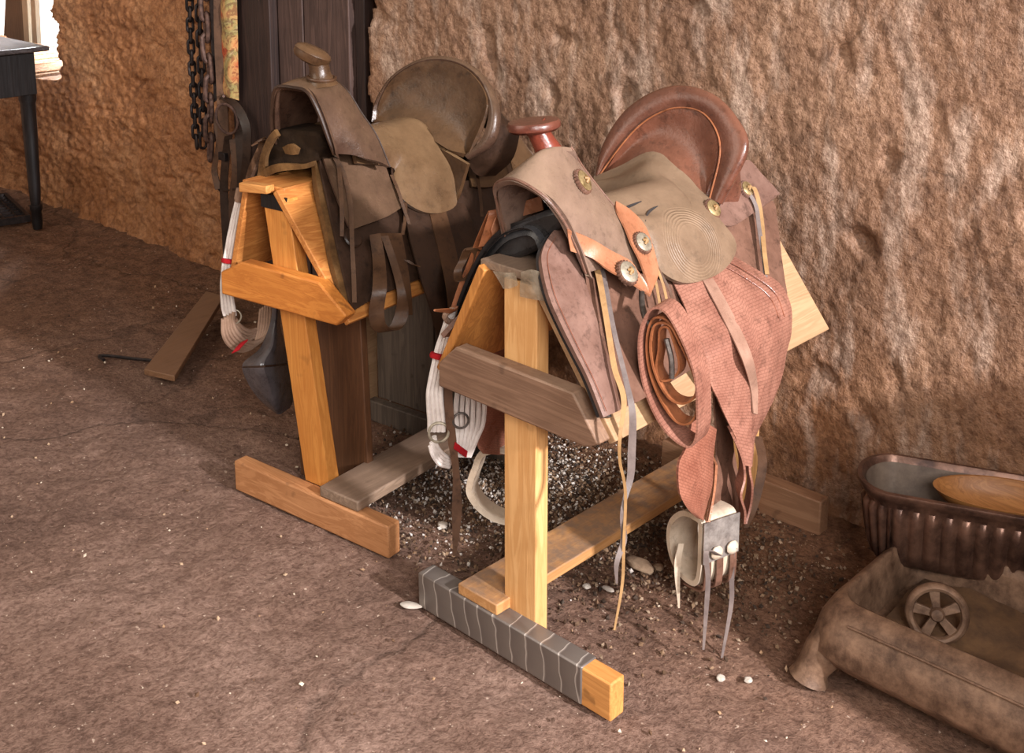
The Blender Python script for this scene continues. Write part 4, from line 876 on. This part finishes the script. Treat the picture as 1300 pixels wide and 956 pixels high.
MB().ribbon([FU(299, 447, UL + .03), FU(305, 440, UL + .035), FU(311, 434, UL + .035)], .022, (.6, .6, .4), .004).build('red_band', 'red_yarn', cf)
# tapadero: closed leather toe cover over the off stirrup
tc = -.30
def ta(x, y, o): return FU(x, y, tc + o)
MB().surf([[ta(346, 388, .0), ta(352, 388, .02), ta(357, 392, .0)], [ta(343, 410, .0), ta(350, 412, .02), ta(356, 412, .0)], [ta(330, 442, -.01), ta(346, 440, .045), ta(362, 440, .0)], [ta(308, 462, -.03), ta(335, 463, .065), ta(366, 462, .0)], [ta(314, 485, -.02), ta(342, 488, .065), ta(370, 485, .0)], [ta(328, 506, -.01), ta(348, 510, .055), ta(372, 508, .0)], [ta(346, 522, .0), ta(355, 526, .03), ta(368, 518, .0)]], 5, 6, .006).build('tapadero', 'tapadero', sf)
MB().tube([ta(309, 466, -.026), ta(336, 465, .068), ta(366, 462, .002)], .003, 6).build('tapadero_seam', 'far_dark', sf)

# ------------------------------------------------------------------ chains, cloth and straps on the wall
def chain(px, label, y=-.05, mat='rust', L=.085, W=.026, r=.0062):
    pts = [YP(a, b, y) for a, b in px]
    t = thing('chain', label, 'chain', pts[-1], 'rusty chains on the wall')
    P = spline(pts, 40); pitch = L * .72; acc = 0; k = 0; out = [P[0]]
    for a, b in zip(P, P[1:]):
        acc += (b - a).length
        if acc >= pitch: out.append(b); acc = 0
    for i in range(len(out) - 1):
        c = (out[i] + out[i + 1]) / 2; d = (out[i + 1] - out[i]).normalized()
        ang = .35 if i % 2 else 1.75; s_ = V((math.cos(ang), -math.sin(ang), 0)); s_ = (s_ - d * s_.dot(d)).normalized()
        h = L / 2 - W / 2; q = []
        for j in range(7): th = math.pi * j / 6; q.append(c + d * (h + math.sin(th) * W / 2) + s_ * math.cos(th) * W / 2)
        for j in range(7): th = math.pi + math.pi * j / 6; q.append(c + d * (-h + math.sin(th) * W / 2) + s_ * math.cos(th) * W / 2)
        MB().tube(q, r, 7, 2, True).build('link', mat, t)
    return t
chain([(262, -60), (262, 20), (264, 60), (268, 95), (267, 120), (268, 160), (267, 200)], 'rusty brown chain of large links, beside the printed cloth', -.085, 'rust', .118, .046, .0105)
chain([(240, -60), (241, 20), (243, 70), (246, 120), (248, 165), (251, 195)], 'dark grey chain of small links, nearest the bare adobe', -.06, 'dark_iron', .062, .026, .0065)
chain([(252, -60), (253, 20), (255, 70), (257, 120), (258, 165), (258, 186)], 'dark chain hanging between the grey and the large brown chains', -.05, 'dark_iron', .075, .028, .0065)
tr = thing('trace_strap', 'dark leather strap with iron clasp hanging beside the chains', 'strap', YP(283, 225, -.06))
MB().ribbon([YP(277, -60, -.085), YP(278, 40, -.085), YP(281, 110, -.085), YP(283, 170, -.085), YP(283, 200, -.085)], [.044, .044, .044, .048, .048], (.8, .6, 0), .008).build('strap', 'brown_string', tr)
MB().box(tuple(YP(277, 203, -.10)), tuple(YP(290, 194, -.08))).build('clasp', 'dark_iron', tr, bevel=.003)
MB().tube([YP(283, 203, -.085), YP(284, 225, -.085)], .006, 7).build('pin', 'dark_iron', tr)
hs = thing('harness_strap', 'black harness strap hanging left of the faded printed cloth', 'strap', YP(270, 130, -.03))
MB().ribbon([YP(270, -60, -.075), YP(272, 40, -.075), YP(274, 90, -.075), YP(276, 128, -.075)], [.03, .03, .03, .03], (.8, .6, 0), .008).build('strap', 'dark_iron', hs)
o = MB().surf([[YP(274, -60, -.06), YP(287, -60, -.085), YP(301, -60, -.06)], [YP(275, 10, -.06), YP(287, 10, -.09), YP(301, 10, -.06)], [YP(276, 60, -.06), YP(289, 60, -.085), YP(302, 60, -.06)], [YP(277, 95, -.06), YP(290, 100, -.09), YP(303, 98, -.06)], [YP(278, 122, -.06), YP(291, 124, -.085), YP(303, 128, -.06)]], 6, 5, .004, ripple=.01).build('cloth', 'print')
tag(o, 'faded red and green printed cloth strip hanging by the door post', 'cloth')
bt = thing('bridle', 'dark leather bridle straps and wire hoop hanging by the dark post', 'bridle', YP(290, 320, -.06))
ring(YP(288, 151, -.115), (.25, -.95, .1), .066, .006, 'rust', bt, 'hoop', sx=.8)
for pts, w, mt in ((((284, 122), (300, 135), (312, 160), (313, 195), (308, 240)), .03, 'far_dark'), (((282, 124), (275, 150), (278, 180), (272, 215), (277, 240)), .022, 'brown_string'),
                   (((290, 172), (286, 205), (284, 240), (287, 300), (288, 322)), .03, 'far_dark'), (((297, 176), (300, 215), (296, 260), (300, 330)), .034, 'brown_string'), (((303, 165), (306, 210), (305, 260)), .03, 'far_dark'), (((276, 235), (282, 242), (300, 238)), .014, 'far_dark')):
    MB().ribbon([YP(x, y, -.085 - .004 * i) for i, (x, y) in enumerate(pts)], w * 1.25, (.75, .6, .3), .006).build('strap', mt, bt)
MB().tube([YP(283, 120, -.02), YP(284, 122, -.12)], .006, 8).build('nail', 'rust', bt)

# ------------------------------------------------------------------ table and grate at the window
tb = thing('table', 'black wooden table with turned leg at the bright window', 'table', (-6.1, -.6, 0))
MB().box((-6.75, -1.0, .905), (-5.575, -.2, .93)).build('table_top', 'table_top', tb, bevel=.008)
MB().box((-6.70, -.95, .675), (-5.655, -.925, .905)).build('apron', 'black_wood', tb)
MB().box((-5.68, -.95, .69), (-5.65, -.25, .905)).build('apron', 'black_wood', tb, bevel=.002)
MB().box((-6.70, -.27, .69), (-5.655, -.245, .905)).build('apron', 'black_wood', tb)
for lx, ly in ((-5.71, -.27), (-6.66, -.27), (-5.71, -.93), (-6.66, -.93)):
    pr = [(.022, 0), (.026, .04), (.024, .09), (.030, .10), (.030, .125), (.024, .13), (.028, .20), (.034, .45), (.036, .64), (.042, .66), (.042, .90)]
    MB().lathe((lx, ly, 0), (0, 0, 1), pr, 16).build('leg', 'black_wood', tb)
gr = thing('floor_grate', 'dark iron grate lying on dirt floor beneath the table', 'grate', (-6.1, -.4, 0))
gm = Matrix.Rotation(math.radians(-12), 4, 'Z')
def gp(x, y, z): return gm @ V((x, y, z)) + V((-5.86, -.235, 0))
for a, b in (((-.55, -.02, .0), (0, .0, .035)), ((-.55, -.48, .0), (0, -.46, .035)), ((-.02, -.46, .0), (0, -.02, .035)), ((-.55, -.46, .0), (-.53, -.02, .035))): MB().box(a, b, gp).build('frame_bar', 'dark_iron', gr)
for k in range(9): MB().box((-.51 + .055 * k, -.46, .012), (-.50 + .055 * k, -.02, .024), gp).build('bar', 'dark_iron', gr)
for k in range(7): MB().box((-.53, -.42 + .06 * k, .014), (-.02, -.41 + .06 * k, .022), gp).build('bar', 'dark_iron', gr)

# ------------------------------------------------------------------ loose plank, rod, stones
A, B_, Cc, D_ = ZP(183, 476, .02), ZP(222, 485, .02), ZP(285, 382, .07), ZP(262, 376, .07)
o = MB().prism([A, B_, Cc, D_], (0, 0, .022)).build('loose_plank', 'loose_plank', bevel=.003); tag(o, 'dusty brown plank lying loose on the dirt floor', 'plank')
o = MB().tube([ZP(132, 457, .008), ZP(126, 452, .008), ZP(140, 452, .008), ZP(165, 455, .01), ZP(196, 458, .012)], .006, 8).build('iron_rod', 'dark_iron'); tag(o, 'thin dark iron rod with hooked end poking from under the plank', 'rod')
def stone(c, r, label, mat='stone', sq=(1, 1, .6), nm='stone', cat='stone'):
    bm = bmesh.new(); bmesh.ops.create_icosphere(bm, subdivisions=3, radius=1)
    vs = [V((v.co.x * sq[0], v.co.y * sq[1], v.co.z * sq[2])) * r * (1 + .28 * noise.noise(v.co * 1.7 + V(c) * 9)) for v in bm.verts]; fs = [tuple(v.index for v in f.verts) for f in bm.faces]; bm.free()
    zz = min(p.z for p in vs); o = MB().add([p + V((c[0], c[1], -zz - .004 + c[2])) for p in vs], fs).build(nm, mat); tag(o, label, cat, 'loose stones on the floor' if cat == 'stone' else None); return o
stone(ZP(812, 722, 0), .028, 'flat tan stone on the dirt right of the hanging strings', sq=(1.4, .8, .5))
stone(ZP(836, 722, 0), .013, 'small tan stone right beside the flat tan stone')
stone(ZP(745, 745, 0), .010, 'small white stone just right of the near taped foot', 'paper')
stone(ZP(772, 748, 0), .011, 'small white stone behind the end of the hanging grey string', 'paper', (1.5, .7, .5))
stone(ZP(562, 668, 0), .014, 'white lump in the grit between the two stands', 'paper')
stone(ZP(915, 862, 0), .010, 'small white stone below the hanging stirrup laces', 'paper')
stone(ZP(950, 864, 0), .009, 'tiny white stone nearest the tub, below the stirrup', 'paper')
o = MB().flap([ZP(x, y, .006) for x, y in ((508, 766), (518, 763), (530, 766), (536, 770), (526, 772), (514, 771))], .002, .004, nrm=(0, 0, 1)).build('paper_scrap', 'paper'); tag(o, 'small white paper scrap by the left end of the taped foot', 'paper scrap')

# grit and droppings under the stands, chips scattered on the floor: nobody could count them
def grit(name, n, region, size, palette, label, dens=None):
    rng = random.Random(11); vs = []; fs = []; cols = []
    tet = [V((1, 1, 1)), V((1, -1, -1)), V((-1, 1, -1)), V((-1, -1, 1)), V((0, 0, 1.3)), V((.9, .9, -.3))]
    k = 0
    while k < n:
        x = rng.uniform(region[0], region[1]); y = rng.uniform(region[2], region[3])
        if dens and rng.random() > dens(x, y): continue
        s_ = size * (.35 + rng.random() ** 2.5 * 1.5); rot = Matrix.Rotation(rng.uniform(0, 6.28), 3, V((rng.uniform(-1, 1), rng.uniform(-1, 1), rng.uniform(-1, 1))).normalized())
        st_ = V((1, rng.uniform(.5, 1), rng.uniform(.4, .8))); o = len(vs)
        oc = [V((1, 0, 0)), V((-1, 0, 0)), V((0, 1, 0)), V((0, -1, 0)), V((0, 0, 1)), V((0, 0, -1))]
        for p in oc: vs.append(rot @ V((p.x * st_.x, p.y * st_.y, p.z * st_.z)) * s_ + V((x, y, s_ * .35 + gz(x, y))))
        fs += [(o + a, o + b, o + c) for a, b, c in ((0, 2, 4), (2, 1, 4), (1, 3, 4), (3, 0, 4), (2, 0, 5), (1, 2, 5), (3, 1, 5), (0, 3, 5))]
        c = lin(rng.choice(palette)); cols += [c] * 6; k += 1
    mb = MB().add(vs, fs); o = mb.build(name, 'chips', smooth=False)
    at = o.data.color_attributes.new('tint', 'FLOAT_COLOR', 'POINT')
    for i, c in enumerate(cols): at.data[i].color = c
    o['kind'] = 'stuff'; tag(o, label, name.replace('_', ' ')); return o
def gz(x, y):
    return .012 * math.exp(-((x + 2.15) / .5) ** 2 - ((y + .45) / .3) ** 2) - .004
grit('gravel', 11000, (-2.95, -1.15, -1.0, -.04), .0048, [(60, 46, 36), (92, 70, 52), (110, 84, 62), (130, 104, 80), (84, 62, 44), (70, 52, 38), (150, 128, 106)], 'dark and pale grit and droppings under the saddle stands',
     lambda x, y: max(.0, min(1, 1.3 * math.exp(-((x + 2.05) / .42) ** 2 - ((y + .5) / .30) ** 2) + .35 * math.exp(-((x + 1.5) / .3) ** 2 - ((y + .4) / .25) ** 2))))
grit('white_droppings', 5200, (-2.9, -1.5, -1.0, -.1), .0044, [(186, 176, 166), (150, 138, 126), (44, 36, 32), (70, 58, 48), (206, 198, 190)], 'black and white droppings between the two stands',
     lambda x, y: math.exp(-((x + 2.2) / .3) ** 2 - ((y + .5) / .26) ** 2))
grit('straw_chips', 700, (-4.5, -.9, -1.7, -.1), .0042, [(176, 148, 120), (206, 190, 168), (96, 70, 50), (74, 54, 42), (160, 128, 98)], 'tiny chips and straw bits strewn over the dirt floor')

# ------------------------------------------------------------------ fluted tub and iron trough
tg = thing('iron_tub', 'fluted dark cast-iron tub sitting on the iron trough', 'tub', (-.95, -.22, .12))
td = V((.927, .374, 0)); tnn = V((-.374, .927, 0)); tl = V((-1.225, -.31, 0)); TL, TW = .52, .10
def oval(t, grow, z, flute=0.0):
    """t in 0..1 round a stadium of length TL"""
    L0 = TL - 2 * TW * .8; per = 2 * L0 + 2 * math.pi * TW; s_ = t * per
    if s_ < L0: p = V((TW * .8 + s_, -TW)); n = V((0, -1))
    elif s_ < L0 + math.pi * TW: a = (s_ - L0) / TW - math.pi / 2; p = V((TW * .8 + L0 + math.cos(a) * TW * .8, math.sin(a) * TW)); n = V((math.cos(a), math.sin(a)))
    elif s_ < 2 * L0 + math.pi * TW: p = V((TW * .8 + L0 - (s_ - L0 - math.pi * TW), TW)); n = V((0, 1))
    else: a = (s_ - 2 * L0 - math.pi * TW) / TW + math.pi / 2; p = V((TW * .8 + math.cos(a) * TW * .8, math.sin(a) * TW)); n = V((math.cos(a), math.sin(a)))
    if flute: grow += flute * abs(math.sin(s_ * math.pi / .036)) ** .75 * 1.75 
    p = p + n * grow
    return tl + td * p.x + tnn * p.y + UP * z
KT = 320
def tubring(grow, z, fl=0): return [oval(k / KT, grow, z, fl) for k in range(KT)]
def loft(rings, close=False):
    vs = [p for r in rings for p in r]; K = len(rings[0]); fs = [(i * K + k, i * K + (k + 1) % K, (i + 1) * K + (k + 1) % K, (i + 1) * K + k) for i in range(len(rings) - 1) for k in range(K)]
    return vs, fs
zb, zt = .118, .325
vs, fs = loft([tubring(-.056, zb), tubring(-.045, zb + .006), tubring(-.040, zb + .02, .006), tubring(-.034, zb + .05, .009), tubring(-.024, zb + .11, .009), tubring(-.016, zt - .055, .008), tubring(-.012, zt - .042), tubring(.000, zt - .022), tubring(.010, zt - .004), tubring(.008, zt + .001), tubring(-.002, zt + .002), tubring(-.012, zt - .012), tubring(-.022, zt - .04), tubring(-.04, zb + .04), tubring(-.055, zb + .015)])
K = KT; fs += [tuple(reversed(range(K))), tuple(14 * K + k for k in range(K))]
MB().add(vs, fs).build('tub_body', 'tub_iron', tg, angle=60)
vs, fs = loft([tubring(-.0125, zt - .011), tubring(-.0225, zt - .04), tubring(-.041, zb + .05), tubring(-.052, zb + .03)])
MB().add(vs, fs).build('tub_inside', 'tub_in', tg, angle=60)
# wooden bowl tilted inside the tub
bw = ZP(1262, 632, .30); 
o = MB().lathe(V((-.925, -.186, .264)), (.02, -.10, 1), [(.02, 0), (.045, .012), (.062, .034), (.070, .060), (.066, .060), (.058, .038), (.04, .018), (.01, .01)], 36, sx=2.3, xd=td).build('wooden_bowl', 'bowl_wood')
tag(o, 'honey-brown wooden bowl lying inside the fluted tub', 'bowl')
tq = thing('iron_trough', 'dusty cast-iron trough with rounded corner on the floor under the tub', 'trough', (-.7, -.4, 0))
def rrect(x0, x1, y0, y1, r, z, n=8):
    P = []
    for cx, cy, a0 in ((x0 + r, y0 + r, math.pi), (x1 - r, y0 + r, 1.5 * math.pi), (x1 - r, y1 - r, 0), (x0 + r, y1 - r, .5 * math.pi)):
        for k in range(n + 1): a = a0 + k / n * math.pi / 2; P.append(V((cx + r * math.cos(a), cy + r * math.sin(a), z + .006 * noise.noise(V((cx + math.cos(a), cy, z * 9))))))
    return P
bx = (-1.165, -.38, -.70, -.20)
rg = [rrect(bx[0] + .06, bx[1] - .06, bx[2] + .06, bx[3] - .06, .06, .035), rrect(bx[0] + .02, bx[1], bx[2] + .022, bx[3], .09, .05), rrect(bx[0], bx[1], bx[2], bx[3], .10, .085), rrect(bx[0] + .012, bx[1], bx[2] + .014, bx[3], .10, .135), rrect(bx[0] + .034, bx[1], bx[2] + .042, bx[3] - .02, .085, .172), rrect(bx[0] + .055, bx[1] - .05, bx[2] + .072, bx[3] - .05, .065, .188), rrect(bx[0] + .060, bx[1] - .06, bx[2] + .078, bx[3] - .056, .06, .186), rrect(bx[0] + .062, bx[1] - .06, bx[2] + .080, bx[3] - .06, .055, .16), rrect(bx[0] + .07, bx[1] - .07, bx[2] + .09, bx[3] - .07, .05, .07), rrect(bx[0] + .2, bx[1] - .2, bx[2] + .2, bx[3] - .2, .02, .062)]
vs, fs = loft(rg); K = len(rg[0]); fs += [tuple(range(9 * K, 10 * K)), tuple(reversed(range(K)))]
MB().add(vs, fs).build('trough_body', 'trough_iron', tq, wob=.004, angle=70)
MB().tube([V((bx[0] + .11, bx[2] + .026, .162)), V((-.8, bx[2] + .027, .164)), V((-.5, bx[2] + .026, .162))], .003, 6).build('trough_ridge', 'trough_iron', tq)
MB().surf([[V((x, y, .035 + .03 * max(0, noise.noise(V((x * 6, y * 6, 2))) + .5) + (.02 if y > -.4 else 0))) for x in (-1.06, -.95, -.85, -.7, -.6, -.48)] for y in (-.60, -.52, -.44, -.36, -.28)], 5, 5, .03, ripple=.012).build('caked_mud', 'mud', tq)
MB().tube([(-1.09, -.62, .10), (-1.115, -.65, .065), (-1.13, -.672, .03), (-1.136, -.68, .004)], [.055, .045, .036, .044], 14).build('trough_foot', 'trough_iron', tq)
wh = thing('iron_handwheel', 'small rusty spoked iron wheel propped in the trough below the tub', 'handwheel', (-.955, -.45, .09))
wc = V((-.955, -.46, .135)); wa = V((.45, -.86, .22)).normalized(); w1 = wa.orthogonal().normalized(); w2 = wa.cross(w1)
MB().tube([wc + (w1 * math.cos(t) + w2 * math.sin(t)) * .058 for t in [2 * math.pi * k / 20 for k in range(20)]], .0095, 9, 2, True, 1.3).build('wheel_rim', 'trough_iron', wh)
for k in range(5):
    t = 2 * math.pi * k / 5 + .4; e = w1 * math.cos(t) + w2 * math.sin(t); s_ = wa.cross(e)
    MB().prism([wc + e * .010 - s_ * .008 - wa * .004, wc + e * .010 + s_ * .008 - wa * .004, wc + e * .056 + s_ * .013 - wa * .004, wc + e * .056 - s_ * .011 - wa * .004], wa * .009).build('spoke', 'trough_iron', wh, bevel=.002)
MB().lathe(wc - wa * .008, wa, [(.016, 0), (.017, .012), (.012, .020), (.004, .021)], 16).build('hub', 'trough_iron', wh)

# ------------------------------------------------------------------ light
def area(name, loc, target, size, power, col, sizey=None):
    l = bpy.data.lights.new(name, 'AREA'); l.energy = power; l.color = col; l.size = size
    if sizey: l.shape = 'RECTANGLE'; l.size_y = sizey
    o = bpy.data.objects.new(name, l); C.objects.link(o); o.location = loc
    d = V(target) - V(loc); o.rotation_euler = d.to_track_quat('-Z', 'Y').to_euler(); return o
area('doorway_sun', (3.4, -1.34, 2.75), (-1.7, -1.05, .4), .24, 610, (1.0, .97, .99))
area('doorway_fill', (1.3, -3.0, 2.4), (-1.4, -.5, .3), 1.4, 135, (1.0, .96, .94))  # soft doorway light, moved camera-side as added fill on the tub corner
area('room_fill', (-3.6, -4.4, 2.9), (-4.2, -.2, .6), 2.6, 85, (1.0, .88, .76))
area('window_daylight', (-8.0, 2.6, 2.7), (-5.6, -.4, .2), 1.5, 2200, (.95, .97, 1.0))
w = bpy.data.worlds.new('world'); bpy.context.scene.world = w; w.use_nodes = True
w.node_tree.nodes['Background'].inputs['Color'].default_value = (1.0, .87, .76, 1); w.node_tree.nodes['Background'].inputs['Strength'].default_value = .34
vs_ = bpy.context.scene.view_settings; vs_.view_transform = 'Standard'; vs_.look = 'None'; vs_.exposure = 0.06
